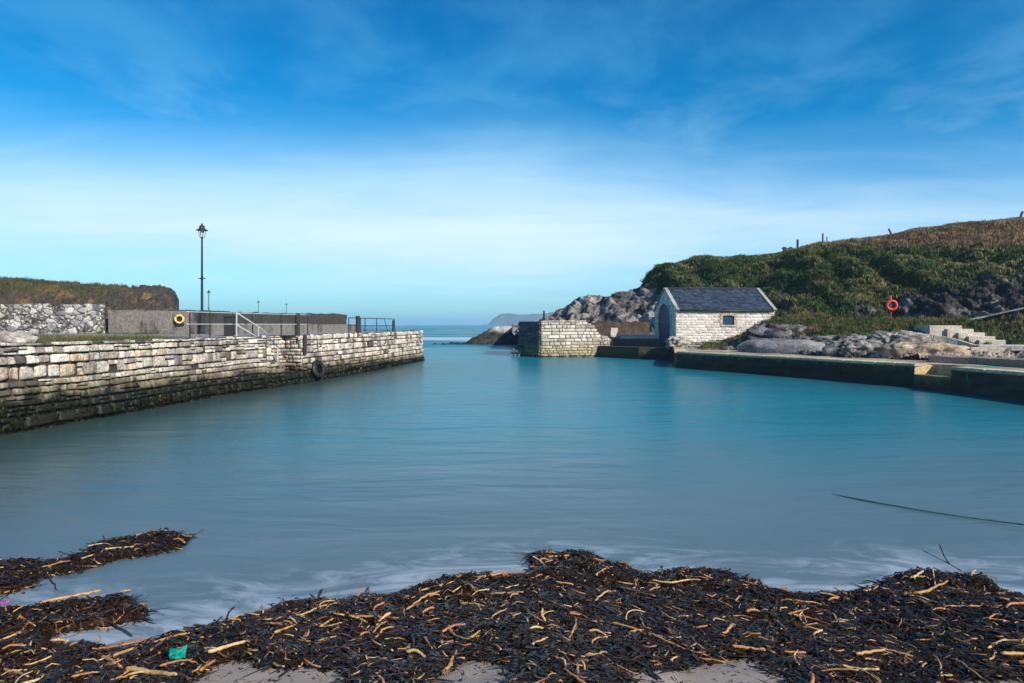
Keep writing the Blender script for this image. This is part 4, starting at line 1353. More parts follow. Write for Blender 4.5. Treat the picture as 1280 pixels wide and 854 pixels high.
# arched double door: planks cut to the arch, a frame behind, voussoirs
dq = thing  # (name kept short)
door = None
nb_pl = 10
for leaf in (0, 1):
    q = MB()
    for k in range(nb_pl // 2):
        a = GD - dW + dW * leaf + dW * k / (nb_pl // 2)
        b = a + dW / (nb_pl // 2)
        mid = (a + b) / 2 - GD
        def arch(s): return dZ1 + 1.35 * math.sqrt(max(0.0, 1 - ((s - GD) / (dW + 0.001)) ** 2))
        za, zb_ = arch(a + 0.004), arch(b - 0.004)
        P = [wpt(gab, s, z, d) for d in (-0.07, -0.13) for (s, z) in ((a + 0.004, dZ0), (b - 0.004, dZ0), (b - 0.004, zb_), (a + 0.004, za))]
        q.add(P, [(0, 1, 2, 3), (7, 6, 5, 4), (0, 4, 5, 1), (1, 5, 6, 2), (2, 6, 7, 3), (3, 7, 4, 0)])
    dl = q.build('door', MATS['blue_paint'], bh)
    for zc in (1.95, 3.0):
        q = MB()
        fbox(q, GD - dW + dW * leaf + 0.05, GD - dW + dW * (leaf + 1) - 0.05, zc, zc + 0.1, -0.068, -0.04, (1, 1, 1), gab, 0.01)
        q.build('hinge_strap', MATS['dark_iron'], dl)
q = MB()
q.box(wpt(gab, GD + 0.1, 2.45, -0.04), (0.08, 0.08, 0.14), 0, ch=0.01)
q.build('handle', MATS['dark_iron'], dl)
q = MB()
for k in range(15):
    t0, t1 = math.pi * k / 15, math.pi * (k + 1) / 15
    P = []
    for d in (0.05, -0.25):
        for (tt, rr) in ((t0 + 0.012, 0.0), (t1 - 0.012, 0.0), (t1 - 0.012, 0.28), (t0 + 0.012, 0.28)):
            P.append(wpt(gab, GD - (dW + rr) * math.cos(tt), dZ1 + (1.35 + rr) * math.sin(tt), d))
    q.add(P, [(0, 1, 2, 3), (7, 6, 5, 4), (0, 4, 5, 1), (1, 5, 6, 2), (2, 6, 7, 3), (3, 7, 4, 0)], np.array([0.62, 0.58, 0.54]) * rsl.uniform(0.7, 1.1))
for sg in (-1, 1):
    for k in range(7):
        wq = 0.24 if k % 2 else 0.36
        s_in = GD + sg * dW
        fbox(q, min(s_in, s_in + sg * wq), max(s_in, s_in + sg * wq), dZ0 - 0.2 + k * 0.258, dZ0 - 0.2 + (k + 1) * 0.258 - 0.012, -0.25, 0.05, np.array([0.64, 0.6, 0.56]) * rsl.uniform(0.75, 1.1), gab)
q.build('door_surround', MATS['white_stone'], bh)
q = MB(); fbox(q, GD - dW, GD + dW, 0.8, dZ0, -0.4, 0.1, (0.3, 0.28, 0.25), gab); q.build('threshold', MATS['weathered_concrete'], bh)

# ------------------------------------------------------------------ right quay
RP = [(12.9, 54.2), (10.72, 44.6), (15.75, 35.4), (17.9, 30.4), (18.75, 24.8), (19.2, 18), (19.6, 8)]
RZ = 1.05
rq = thing('low_quay', 'low dark quay ledge with weedy face and pale worn edge below the rocks', 'quay', (16, 35, 0))
rpath = Path(RP)
def rs_px(px, lo=9.0):
    ss = np.linspace(lo, rpath.L, 4000)
    p = rpath.pos(ss)
    return ss[int(np.argmin(np.abs(640 + F * p[:, 0] / p[:, 1] - px)))]
nA, nB = rs_px(1143), rs_px(1189)
def rq_face(path, s0, s1, ztop, seed, d0=0.0, name='face', col=(0.2, 0.17, 0.12)):
    n_, m_ = max(3, int((s1 - s0) / 0.12)), 14
    S, Z = np.meshgrid(np.linspace(s0, s1, n_), np.linspace(-0.5, ztop, m_))
    D = d0 + 0.07 * fbm(np.stack([S * 0.9, Z * 1.8, S * 0 + seed], -1), 4) + 0.05 * ridged(np.stack([S * 0.35, Z * 3.0, S * 0], -1), 3)
    D = np.where(Z > ztop - 0.02, D * 0.5, D)
    V = path.put(S.ravel(), Z.ravel(), D.ravel(), 0.02)
    return V, grid_faces(m_, n_), np.tile(np.array(col), (len(V), 1))
for (a, b, sd) in ((0.0, nA, 3), (nB, rpath.L, 7)):
    V, Fq, C = rq_face(rpath, a, b, RZ - 0.10, sd)
    mesh_obj('face', V, Fq, MATS['dark_quay'], rq, C)
    # worn coping slabs along the edge
    q = MB()
    s = a
    while s < b - 0.2:
        wd = min(random.uniform(0.9, 2.1), b - s)
        P0, P1 = rpath.put(np.array([s + 0.01, s + wd - 0.01]), np.array([RZ - 0.06] * 2), np.array([-0.36 + random.uniform(-0.03, 0.03)] * 2))
        q.beam(P0, P1, 0.84, 0.14, np.array([0.74, 0.58, 0.36]) * random.uniform(0.6, 1.1), 0.03)
        s += wd
    q.build('coping', MATS['pale_concrete'], rq)
# mooring notch
nd = 0.95
np_ = Path([rpath.pos(np.array([nA]))[0], rpath.pos(np.array([nA]))[0] - rpath.nrm(np.array([nA + 0.3]))[0] * nd,
            rpath.pos(np.array([nB]))[0] - rpath.nrm(np.array([nB - 0.3]))[0] * nd, rpath.pos(np.array([nB]))[0]])
V, Fq, C = rq_face(np_, 0, np_.L, RZ - 0.02, 5, col=(0.55, 0.42, 0.22))
mesh_obj('notch_wall', V, Fq, MATS['pale_concrete'], rq, C)
a, b = rpath.pos(np.array([nA]))[0], rpath.pos(np.array([nB]))[0]
n = rpath.nrm(np.array([(nA + nB) / 2]))[0]
c = (a + b) / 2 - n * nd / 2
MB().box((c[0], c[1], 0.15), (np.linalg.norm(b - a) + 0.02, nd + 0.12, 0.9), math.atan2(b[1] - a[1], b[0] - a[0]), (0.42, 0.36, 0.22), 0.03).build('notch_step', MATS['slip_concrete'], rq)
# deck behind the edge
def rq_edge(Y): 
    y = [8, 18, 24.8, 30.4, 35.4, 44.6, 54.2]; x = [19.6, 19.2, 18.75, 17.9, 15.75, 10.72, 12.9]
    return np.interp(Y, y, x)
Yd = np.linspace(8, 54.1, 260); td = np.linspace(0.0, 14, 40)
TD, YD = np.meshgrid(td, Yd)
XD = rq_edge(YD) + 0.78 + TD
yA, yB = a[1], b[1]
inn = (YD < yA + 0.0) & (YD > yB - 0.0)
XD = np.where(inn, XD + 0.45 * sstep(1.2, 0.0, TD), XD)
ZD = RZ - 0.02 + 0.03 * fbm(np.stack([XD, YD, XD * 0], -1), 3) - 0.1 * sstep(46, 53, YD)
cd = lerp3((0.36, 0.30, 0.21), (0.22, 0.19, 0.14), sstep(-0.2, 0.3, fbm(np.stack([XD * 0.7, YD * 0.7, XD * 0 + 8], -1), 4).ravel()))
mesh_obj('deck', np.stack([XD, YD, ZD], -1), grid_faces(len(Yd), len(td)), MATS['ground'], rq, cd)
# upper kerb step that starts beside the notch
k0 = np.array(at(1152, 0, 32.2)[:2]); k1 = np.array(at(1216, 0, 30.6)[:2]); k2 = np.array([21.3, 26.5]); k3 = np.array([22.5, 16])
for i_, (p0_, p1_) in enumerate(((k0, k1), (k1, k2), (k2, k3))):
    V, Fq, C = rough_box((*((p0_ + p1_) / 2 + np.array([0.9, 0.25])), 0.9), (np.linalg.norm(p1_ - p0_) + 0.1, 1.9, 0.44), math.atan2(p1_[1] - p0_[1], p1_[0] - p0_[0]), (0.30, 0.25, 0.18), 33 + i_, amp=0.03)
    mesh_obj('kerb_step', V, Fq, MATS['weathered_concrete'], rq, C)

# ------------------------------------------------------------------ right bank and hill
B0 = [(880, 437, 48.8), (905, 437, 49), (930, 438.5, 47.6), (1000, 444.5, 39.8), (1060, 448, 36.6), (1150, 451.5, 33.8), (1220, 455, 31.5), (1280, 459, 29.6), (1480, 480, 21)]
B1 = [(880, 436.5, 50.5), (905, 436, 51), (935, 427, 50), (1000, 427, 44.5), (1060, 427, 41.5), (1150, 430, 38.5), (1200, 440, 37), (1220, 444, 36), (1280, 444, 34.5), (1480, 452, 26)]
B2 = [(880, 436, 52.3), (905, 434, 52.6), (925, 424, 53), (945, 411, 53.2), (968, 399, 53.5), (985, 396, 53), (1000, 402, 51), (1040, 409, 47), (1110, 407, 45), (1150, 409, 43), (1170, 413, 43), (1195, 419, 42.6), (1220, 427, 42), (1250, 433, 41), (1280, 434, 40), (1480, 440, 31)]
B3 = [(880, 434, 53.6), (905, 433, 53.7), (925, 423, 53.8), (945, 410, 53.9), (968, 398, 54.0), (985, 391, 54), (1000, 392, 53.2), (1040, 402.5, 51), (1110, 403, 50), (1160, 402, 48), (1220, 399, 46), (1280, 396, 44), (1480, 392, 38)]
def bankcol(P, px, py, N, f1, cid):
    n = fbm(P * 0.7, 4); n2 = fbm(P * 2.6 + 5, 4)
    rock = lerp3((0.05, 0.045, 0.04), (0.25, 0.23, 0.205), sstep(-0.25, 0.35, n2 + 0.5 * n + 0.25 * (cid - 0.5)))
    warm = sstep(425, 446, py) * sstep(1080, 1130, px)
    rock = rock * (1 - 0.6 * warm[:, None]) + np.array([0.46, 0.36, 0.26]) * 0.6 * warm[:, None]
    dark = sstep(0.05, 0.25, n) * sstep(1010, 980, px) * sstep(900, 930, px)
    rock = rock * (1 - 0.75 * dark[:, None]) + np.array([0.05, 0.045, 0.04]) * 0.75 * dark[:, None]
    top = np.interp(px, [880, 925, 945, 985, 1010, 1040, 1130, 1165, 1200, 1300, 1480], [440, 428, 417, 417, 419, 424, 417, 413, 430, 438, 445])
    g = sstep(4, -4, py - top + 6 * n2)
    gr = lerp3((0.05, 0.07, 0.018), (0.12, 0.085, 0.04), sstep(-0.15, 0.3, n + 0.4 * n2))
    return rock * (1 - g[:, None]) + gr * g[:, None]
o, BP, BN = rock_terrain('bank', [B0, B1, B2, B3], 880, 1480, 620, [70, 70, 30], 0.50, 0.75, bankcol, kind='structure', seed=71, ridge=0.6, fine=(3, 3, 5), cell=1.2, strata=0.5)

G0 = [(640, 412, 76), (665, 411, 74), (690, 412, 70), (735, 415, 68), (800, 418, 66), (830, 420, 64.5), (850, 425, 63), (930, 420, 62.5), (968, 401, 58), (985, 394, 55), (1000, 393, 54), (1040, 403, 51.5), (1110, 403.5, 50.3), (1160, 402.5, 48.3), (1220, 399.5, 46.3), (1280, 396.5, 44.3), (1480, 392, 38.3)]
G1 = [(640, 411, 77), (665, 410, 76), (690, 406, 74), (735, 396, 73), (800, 389, 71), (830, 381, 69), (850, 376, 67), (900, 373, 66), (960, 371, 64), (1000, 366, 60), (1040, 376, 56.5), (1110, 378, 53.5), (1160, 372, 51), (1220, 368, 49), (1280, 366, 47), (1480, 355, 42)]
G2 = [(640, 410, 79), (665, 409, 78.5), (690, 402, 78), (735, 381, 77), (800, 370, 75), (830, 354, 73), (850, 350, 71), (900, 349, 70), (960, 346, 68), (1000, 338, 64), (1040, 340, 61), (1110, 340, 58.5), (1160, 338, 56), (1220, 336, 53.5), (1280, 334, 51.5), (1480, 318, 46)]
G3 = [(640, 409.5, 82), (665, 408.5, 82), (685, 400, 82), (700, 388, 82), (735, 369.5, 81), (760, 376, 80), (800, 359.5, 79), (825, 335, 77), (870, 327, 75), (950, 324.5, 73), (965, 320, 72), (1000, 314, 70), (1010, 312, 69), (1060, 309, 67), (1110, 311, 65), (1160, 313, 63), (1220, 312, 61), (1280, 309, 59), (1480, 290, 54)]
G4 = [(640, 409, 86), (665, 408, 86), (683, 400, 86), (700, 386, 86), (735, 368, 85), (760, 375, 84), (800, 358, 83), (825, 333.5, 81), (870, 325.5, 79), (950, 323.3, 77), (965, 318.5, 76.5), (1000, 313.5, 76), (1010, 309, 76), (1060, 301, 76), (1120, 292, 76), (1150, 284, 75), (1200, 278, 74), (1280, 271, 72), (1480, 250, 68)]
G4 = [(a, b + 4.5 * min(1.0, max(0.0, (a - 1000) / 150)), c) for a, b, c in G4]
G5 = [(a, b + (14 if b < 395 else 0), c + 20) for a, b, c in G4]
G6 = [(a, 420, c + 60) for a, b, c in G4]
def hillmasks(P, px, py):
    n = fbm(P * 0.22, 4, seed=3); n2 = fbm(P * 0.9 + 5, 4, seed=4)
    e = np.interp(px, [640, 790, 812, 830, 850, 2000], [200, 330, 352, 372, 380, 1500])   # rock below this line, by the sea
    rocky = sstep(-6, 8, py - e + 22 * n2 * 0.5)
    cl_top = np.interp(px, [960, 1000, 1080, 1130, 1180, 1240, 1300, 1480], [365, 380, 385, 368, 352, 342, 336, 322])
    cliff = sstep(-5, 6, py - cl_top + 20 * n2 + 6 * n) * sstep(1070, 1130, px) * sstep(403, 396, py)
    cliff = np.maximum(cliff, sstep(350, 356, py + 16 * n2) * sstep(965, 978, px) * sstep(1000, 984, px) * 0.9)
    cliff = np.maximum(cliff, sstep(378, 384, py + 10 * n2) * sstep(1055, 1064, px) * sstep(1105, 1092, px) * 0.8)
    brown = sstep(4, -6, py - np.interp(px, [640, 800, 980, 1000, 1060, 1110, 1200, 1280, 1480], [0, 0, 300, 313, 309, 311, 313, 312, 292]) + 5 * n2)
    return n, n2, rocky, cliff, brown
def hillcol(P, px, py, N, f1, cid):
    n, n2, rocky, cliff, brown = hillmasks(P, px, py)
    rock = lerp3((0.06, 0.055, 0.05), (0.30, 0.28, 0.255), sstep(-0.3, 0.35, n2 + 0.3 * (cid - 0.5)))
    dk = lerp3((0.035, 0.032, 0.03), (0.15, 0.135, 0.125), sstep(0.0, 0.5, n2 + 0.5 * (cid - 0.5)))
    gr = lerp3((0.030, 0.045, 0.012), (0.07, 0.06, 0.022), sstep(-0.15, 0.35, n + 0.5 * n2))
    br = lerp3((0.07, 0.048, 0.025), (0.13, 0.09, 0.045), sstep(-0.3, 0.3, n2))
    c = gr * (1 - brown[:, None]) + br * brown[:, None]
    c = c * (1 - cliff[:, None]) + dk * cliff[:, None]
    lowdark = sstep(0.1, 0.4, n) * 0.5
    rock = rock * (1 - lowdark[:, None]) + np.array([0.07, 0.06, 0.055]) * lowdark[:, None]
    return c * (1 - rocky[:, None]) + rock * rocky[:, None]
o, HPt, HNt = rock_terrain('hill', [G0, G1, G2, G3, G4, G5, G6], 640, 1480, 820, [50, 60, 70, 24, 14, 8], 0.62, 0.42, hillcol, kind='structure', seed=81, ridge=0.5, fine=(5, 5, 8), lumps=(1.0, (0.33, 0.33, 0.22)), folds=1.35, cell=0.3, strata=0.8, calm=([0, 150, 185, 204, 226], [1, 1, 0.6, 0.3, 0.3]))

# hill grass and bracken
rs = np.random.RandomState(77)
px, py = topx(HPt)
n, n2, rocky, cliff, brown = hillmasks(HPt.reshape(-1, 3), px.ravel(), py.ravel())
g = ((1 - rocky) * (1 - cliff)).reshape(px.shape)
g = g * (px < 1340) * (np.arange(HPt.shape[0]) < 50 + 60 + 70 + 24 + 10)[:, None]
def hill_grass(sel, n_t, name, label, c_a, c_b, hmin, hmax, lean, seed, spread=0.14):
    rs = np.random.RandomState(seed)
    pts, idx = scatter_on(HPt, sel, n_t, rs)
    nn = HNt.reshape(-1, 3)[idx]
    nn = nn * np.sign(nn[:, 2:3] + 1e-9)
    q = 0.8 * fbm(pts * 0.35, 4, seed=6) + 0.35 * fbm(pts * 1.7, 3, seed=8) + 0.6 * fbm(pts * np.array([1.1, 0.18, 0.25]), 3, seed=9)
    cc = lerp3(c_a, c_b, sstep(-0.25, 0.4, q + rs.normal(0, 0.15, len(pts))))
    ld = nn * np.array([0.5, 0.5, 0]) + np.array([-0.25, -0.1, -0.1])
    V, Fq, C = blades(pts, nn, cc, hmin, hmax, 0.03, lean, rs, per=5, spread=spread, droop=1.0, leandir=ld)
    tag(mesh_obj(name, V, Fq, MATS['grass_blade'], col=C, smooth=False), label, 'grass', kind='stuff')
br2 = brown.reshape(px.shape)
hill_grass(g * (1 - br2), 34000, 'hill_grass', 'rough green tussock grass over the hill behind the boathouse', (0.036, 0.076, 0.017), (0.185, 0.17, 0.07), 0.14, 0.42, 0.3, 101)
hill_grass(g * br2, 7000, 'bracken', 'dead brown bracken and grass along the hilltop', (0.14, 0.088, 0.042), (0.28, 0.19, 0.10), 0.15, 0.45, 0.4, 102)
pxb, pyb = topx(BP)
nb2 = fbm(BP.reshape(-1, 3) * 2.6 + 5, 4).reshape(pxb.shape)
topb = np.interp(pxb, [880, 925, 945, 985, 1010, 1040, 1130, 1165, 1200, 1300, 1480], [440, 428, 417, 417, 419, 424, 417, 413, 430, 438, 445])
gb = sstep(4, -4, pyb - topb + 6 * nb2) * (pxb < 1320)
pts, idx = scatter_on(BP, gb, 9000, rs)
cc = lerp3((0.05, 0.078, 0.018), (0.17, 0.12, 0.05), sstep(-0.1, 0.35, fbm(pts * 0.5, 4) + rs.normal(0, 0.15, len(pts))))
V, Fq, C = blades(pts, np.tile([0, 0, 1.0], (len(pts), 1)), cc, 0.08, 0.28, 0.015, 0.5, rs, per=5, spread=0.09)
tag(mesh_obj('bank_grass', V, Fq, MATS['grass_blade'], col=C, smooth=False), 'short green and russet turf on the terrace above the quay rocks', 'grass', kind='stuff')
pts, idx = scatter_on(HP, (np.arange(HP.shape[0])[:, None] > 40) * (topx(HP)[0] < 175) * np.ones(HP.shape[:2]), 5000, rs)
cc = lerp3((0.04, 0.048, 0.015), (0.10, 0.075, 0.03), sstep(-0.2, 0.3, fbm(pts * 0.3, 4)))
V, Fq, C = blades(pts, np.tile([0, 0, 1.0], (len(pts), 1)), cc, 0.15, 0.5, 0.03, 0.4, rs, per=4, spread=0.2)
tag(mesh_obj('headland_grass', V, Fq, MATS['grass_blade'], col=C, smooth=False), 'rough brown grass over the headland beyond the rubble wall', 'grass', kind='stuff')

# ------------------------------------------------------------------ rocks standing on the bank
def boulder(name, c, s, label, seed, col_a, col_b, rz=0.0, res=(70, 44), amp=0.2, freq=1.6, group=None):
    U, W = np.meshgrid(np.linspace(0, 2 * math.pi, res[0]), np.linspace(0.0, math.pi, res[1]))
    D = np.stack([np.cos(U) * np.sin(W), np.sin(U) * np.sin(W), np.cos(W)], -1)
    D = np.sign(D) * np.abs(D) ** 0.85
    q = D * (np.asarray(s) / np.mean(s)) * freq + seed * 5.3
    f1, f2, cid = vor(q * 1.6, seed)
    r = 1 + amp * (fbm(q, 5, seed=seed) * 1.2 + 0.5 * ridged(q, 4, seed=seed) + (cid - 0.5) * 0.7)
    P = D * r[..., None] * np.asarray(s)
    cz_, sn = math.cos(rz), math.sin(rz)
    P = np.stack([P[..., 0] * cz_ - P[..., 1] * sn, P[..., 0] * sn + P[..., 1] * cz_, P[..., 2]], -1) + np.asarray(c)
    C = lerp3(col_a, col_b, sstep(-0.35, 0.35, (fbm(q * 2.2, 4) + 0.4 * (cid - 0.5)).ravel()))
    o = mesh_obj(name, P, grid_faces(res[1], res[0]), MATS['rock'], col=C, loc=c)
    return tag(o, label, 'rock', group)
GA, GBc = (0.06, 0.055, 0.05), (0.28, 0.265, 0.245)
boulder('rock_slab', (17.0, 43.0, 1.15), (3.0, 1.3, 0.75), 'smooth pale grey rock slab at the quay back, beside the boathouse', 1, (0.17, 0.165, 0.16), (0.33, 0.32, 0.305), -0.9, amp=0.13, freq=1.2)
boulder('boulder', (18.9, 48.2, 1.85), (2.4, 1.5, 0.85), 'dark broken rock mound leaning against the boathouse side wall', 2, (0.04, 0.038, 0.036), (0.22, 0.21, 0.2), -0.7, amp=0.3, freq=2.0)
boulder('boulder', (20.3, 41.6, 1.5), (1.7, 1.3, 0.6), 'grey jagged boulder below the red lifebuoy stand', 3, GA, GBc, 0.2, amp=0.3, freq=2.1)
boulder('boulder', (19.7, 38.9, 1.3), (1.7, 1.2, 0.6), 'low grey boulder on the quay back between the pale slab and the steps', 4, GA, GBc, 0.5, amp=0.3, freq=2.3)
boulder('boulder', (22.3, 39.3, 1.55), (1.7, 1.2, 0.75), 'bright craggy boulder just beside the foot of the white steps', 5, (0.09, 0.082, 0.075), (0.36, 0.335, 0.30), 0.1, amp=0.3, freq=2.2)
boulder('boulder', (21.5, 35.8, 1.25), (2.0, 1.0, 0.55), 'warm tan boulder in front of the white steps', 6, (0.2, 0.15, 0.105), (0.46, 0.36, 0.26), -0.3, amp=0.28, freq=2.2)
boulder('boulder', (12.9, 53.2, 1.35), (0.75, 0.6, 0.45), 'small whitish rock heap at the near corner of the boathouse', 8, (0.16, 0.145, 0.13), (0.5, 0.46, 0.41), 0.2, res=(50, 30), amp=0.4, freq=2.6)

boulder('boulder', (-13.9, 18.6, 2.38), (0.75, 0.4, 0.22), 'pale flat boulder on the grass verge at the quay edge', 9, (0.28, 0.25, 0.22), (0.55, 0.5, 0.44), 0.1, res=(40, 26), amp=0.25)

# ------------------------------------------------------------------ red lifebuoy stand
p = np.array(at(1113.5, 403, 47.0)); p[2] -= 0.1
rb = thing('lifebuoy_stand', 'red lifebuoy ring on a tall red post above the quay rocks', 'lifebuoy', p)
MB().tube([p, p + [0, 0, 1.95]], 0.05, 10).build('post', MATS['red_plastic'], rb, True)
c = p + np.array([0.02, -0.11, 1.27])
MB().torus(c, 0.30, 0.085, (-0.25, -1, 0), 32, 12).build('ring', MATS['red_plastic'], rb, True)
MB().box(c + [0, 0.06, 0], (0.36, 0.06, 0.42), 0.24, ch=0.02).build('backing_board', MATS['blue_paint'], rb)
for k in range(4):
    t_ = math.pi / 4 + k * math.pi / 2
    ud = np.array([math.cos(t_), -0.25 * math.cos(t_), math.sin(t_)])
    MB().torus(c + ud * 0.3, 0.088, 0.014, np.cross(ud, [-0.25, -1, 0]), 12, 5).build('band', MATS['red_plastic'], rb, True)

# ------------------------------------------------------------------ concrete steps
st = thing('concrete_steps', 'white concrete steps zigzagging from the grass terrace down to the quay', 'steps', at(1215, 425, 37))
tops = [(1160, 1194, 407.0), (1182, 1209, 411.3), (1196, 1223, 415.8), (1209, 1236, 420.4), (1222, 1249, 425.0)]
for k, (a, b, y_) in enumerate(tops):
    Yk = 40.6 - 0.25 * k
    xa, xb = at(a, 0, Yk)[0], at(b, 0, Yk)[0]
    zt = at(0, y_, Yk)[2]
    MB().box(((xa + xb) / 2, Yk + 0.55, zt - 0.45), (xb - xa + 0.25, 2.0 - 0.02 * k, 0.9), -0.05, np.array([0.56, 0.50, 0.42]) * random.uniform(0.85, 1.05), 0.025).build('step', MATS['pale_concrete'], st)
q = MB()
pts = [(1166, 418.5, 39.2), (1182, 420.5, 38.9), (1198, 424.5, 38.5), (1212, 429, 38.1), (1226, 432.5, 37.6)]
for (a, b) in zip(pts[:-1], pts[1:]):
    q.beam(np.array(at(*a)) - [0, 0, 0.22], np.array(at(*b)) - [0, 0, 0.22], 0.34, 0.42, (0.52, 0.47, 0.39), 0.02)
q.build('side_wall', MATS['pale_concrete'], st)
a, b = np.array(at(1221, 431, 37.6)), np.array(at(1300, 431.5, 36.2))
MB().beam(a - [0, 0, 0.15], b - [0, 0, 0.15], 1.5, 0.3, (0.62, 0.58, 0.52), 0.03).build('landing', MATS['pale_concrete'], st)
low = [(1214, 1256, 434.5, 36.3), (1214, 1251, 439, 35.6), (1210, 1247, 443.5, 34.9), (1206, 1242, 448, 34.2)]
for (a, b, y_, Yk) in low:
    xa, xb = at(a, 0, Yk)[0], at(b, 0, Yk)[0]; zt = at(0, y_, Yk)[2]
    MB().box(((xa + xb) / 2, Yk + 0.4, zt - 0.3), (xb - xa, 0.85, 0.6), -0.05, np.array([0.5, 0.43, 0.34]) * random.uniform(0.85, 1.05), 0.025).build('step', MATS['pale_concrete'], st)
q = MB()
pts = [(1208, 399.5, 45.6), (1232, 395, 45.2), (1256, 389.5, 44.6), (1282, 384, 44), (1330, 375, 43)]
for (a, b) in zip(pts[:-1], pts[1:]):
    q.beam(np.array(at(*a)) - [0, 0, 0.05], np.array(at(*b)) - [0, 0, 0.05], 0.4, 0.10, (0.4, 0.4, 0.38), 0.02)
tag(q.build('path_kerb', MATS['pale_concrete'], None, loc=at(1208, 399, 45.6)), 'pale concrete path edge climbing the grassy bank above the steps', 'kerb')

# ropes on the right quay
rr = []
s = rs_px(1212)
e0 = rpath.put(np.array([s]), np.array([RZ + 0.02]), np.array([-0.3]))[0]
nn = np.append(rpath.nrm(np.array([s]))[0], 0)
pts = [e0 + [1.1, 0.2, 0.02], e0 + [0.5, 0.25, 0.04], e0, e0 + nn * 0.36 + [0, 0, -0.04], e0 + nn * 0.42 + [0, 0, -0.45], e0 + nn * 0.40 + [0.05, -0.1, -0.8]]
tag(MB().tube(pts, 0.022, 6).build('mooring_rope', MATS['green_rope'], None, True, loc=e0), 'pale green rope draped over the edge of the low quay beside the notch', 'rope', )

# posts on the hilltop
def surf(px_, py_guess):
    """point of the hill skyline at that column"""
    pxs, pys = topx(HPt)
    cidx = int(np.argmin(np.abs(pxs[200] - px_)))
    col_ = HPt[:, cidx]
    r_ = int(np.argmin(topx(col_)[1][:220]))
    return col_[r_]
def hill_post(px_, ht, wd, lean, label):
    p = surf(px_, 0).copy()
    p[2] -= 0.15
    d = np.array([lean * ht, 0.0, ht + 0.15])
    q = MB().beam(p, p + d, wd, wd * 0.9, ch=0.012)
    o = q.build('fence_post', MATS['dark_wood'], None, loc=p)
    tag(o, label, 'post', 'old posts along the hilltop')
hill_post(996.5, 1.15, 0.2, 0.02, 'thick upright dark post at the lower end of the hilltop')
hill_post(1028.5, 0.95, 0.14, 0.0, 'taller of two slim posts close together on the brown hilltop')
hill_post(1033.5, 0.7, 0.09, 0.0, 'shorter of two slim posts close together on the brown hilltop')
hill_post(1116, 0.75, 0.16, -0.6, 'leaning post halfway up the hilltop, tilted towards the sea')
hill_post(1274, 0.9, 0.2, 0.45, 'thick post near the top of the hill leaning inland')
p = surf(985, 0)
tl = thing('timber_barrier', 'low broken timber barrier beside the thick hilltop post', 'barrier', p)
MB().box(p + [-0.35, 0, 0.2], (0.3, 0.2, 0.55), 0, ch=0.02).build('post', MATS['dark_wood'], tl)
MB().box(p + [0.35, 0, 0.22], (0.25, 0.2, 0.5), 0, ch=0.02).build('post', MATS['dark_wood'], tl)
MB().box(p + [0.0, 0.12, 0.32], (1.2, 0.08, 0.16), 0, ch=0.02).build('plank', MATS['grey_timber'], tl)

# ------------------------------------------------------------------ seaweed on the beach
def inpoly(px, py, poly):
    poly = np.array(poly, float)
    x0, y0 = poly[:, 0], poly[:, 1]; x1, y1 = np.roll(x0, -1), np.roll(y0, -1)
    r = np.zeros(px.shape, bool)
    for a, b, c_, d in zip(x0, y0, x1, y1):
        if b == d: continue
        r ^= ((b > py) != (d > py)) & (px < (c_ - a) * (py - b) / (d - b) + a)
    return r
SPIT = [(-500, 706), (-60, 702), (0, 700), (60, 697), (85, 690), (120, 675), (170, 665), (215, 664), (240, 672), (225, 681), (180, 691), (130, 701), (100, 712), (60, 716), (45, 730), (0, 738), (-60, 745), (-500, 755)]
CLUMP = [(-500, 765), (-60, 760), (0, 757), (60, 755), (120, 747), (150, 746), (170, 749), (182, 762), (170, 773), (130, 780), (90, 784), (60, 790), (40, 800), (-500, 815)]
MAIN = [(-500, 780), (0, 782), (40, 786), (65, 801), (100, 804), (165, 804), (200, 796), (250, 788), (285, 779), (320, 766), (345, 750), (355, 744), (400, 747), (440, 742), (500, 737), (560, 722), (590, 718), (640, 718),
        (668, 712), (655, 692), (700, 685), (740, 691), (765, 701), (792, 709), (770, 716), (800, 714), (840, 709), (900, 713), (940, 723), (970, 735), (1000, 740), (1060, 739), (1090, 737), (1112, 721), (1140, 714), (1200, 716), (1240, 724),
        (1262, 738), (1290, 742), (1400, 745), (1900, 760), (1900, 1400), (-500, 1400)]
HOLES = [[(225, 850), (255, 828), (300, 812), (340, 816), (390, 822), (428, 828), (445, 850), (430, 900), (235, 900)],
         [(515, 860), (545, 834), (568, 818), (600, 810), (640, 817), (658, 842), (666, 900), (510, 900)],
         [(770, 846), (786, 820), (830, 815), (880, 818), (930, 814), (968, 820), (996, 838), (990, 900), (770, 900)],
         [(945, 796), (990, 798), (1028, 808), (1036, 822), (990, 816), (955, 808)],
         [(1185, 850), (1215, 830), (1260, 824), (1300, 832), (1300, 900), (1180, 900)],
         [(1085, 856), (1115, 838), (1150, 850), (1155, 900), (1085, 900)], [(1200, 733), (1235, 729), (1265, 738), (1225, 743)],
         [(418, 806), (470, 800), (500, 808), (455, 816)], [(700, 850), (730, 842), (752, 856), (720, 880)]]
KX, KY = np.meshgrid(np.arange(-8.6, 8.8, 0.025), np.arange(3.2, 9.7, 0.025))
KS = sandZ(KX, KY)
kpx = 640 + F * KX / KY
kpy = HZ - F * (np.maximum(KS, -0.02) + 0.07 - H) / KY
jx = 9 * fbm(np.stack([KX * 3, KY * 3, KX * 0], -1), 4); jy = 7 * fbm(np.stack([KX * 3, KY * 3, KX * 0 + 9], -1), 4)
qx, qy = kpx + jx, kpy + jy
mk = inpoly(qx, qy, SPIT) | inpoly(qx, qy, CLUMP) | inpoly(qx, qy, MAIN)
for hpoly in HOLES:
    mk &= ~inpoly(qx + jx * 1.2, qy + jy * 1.5, hpoly)
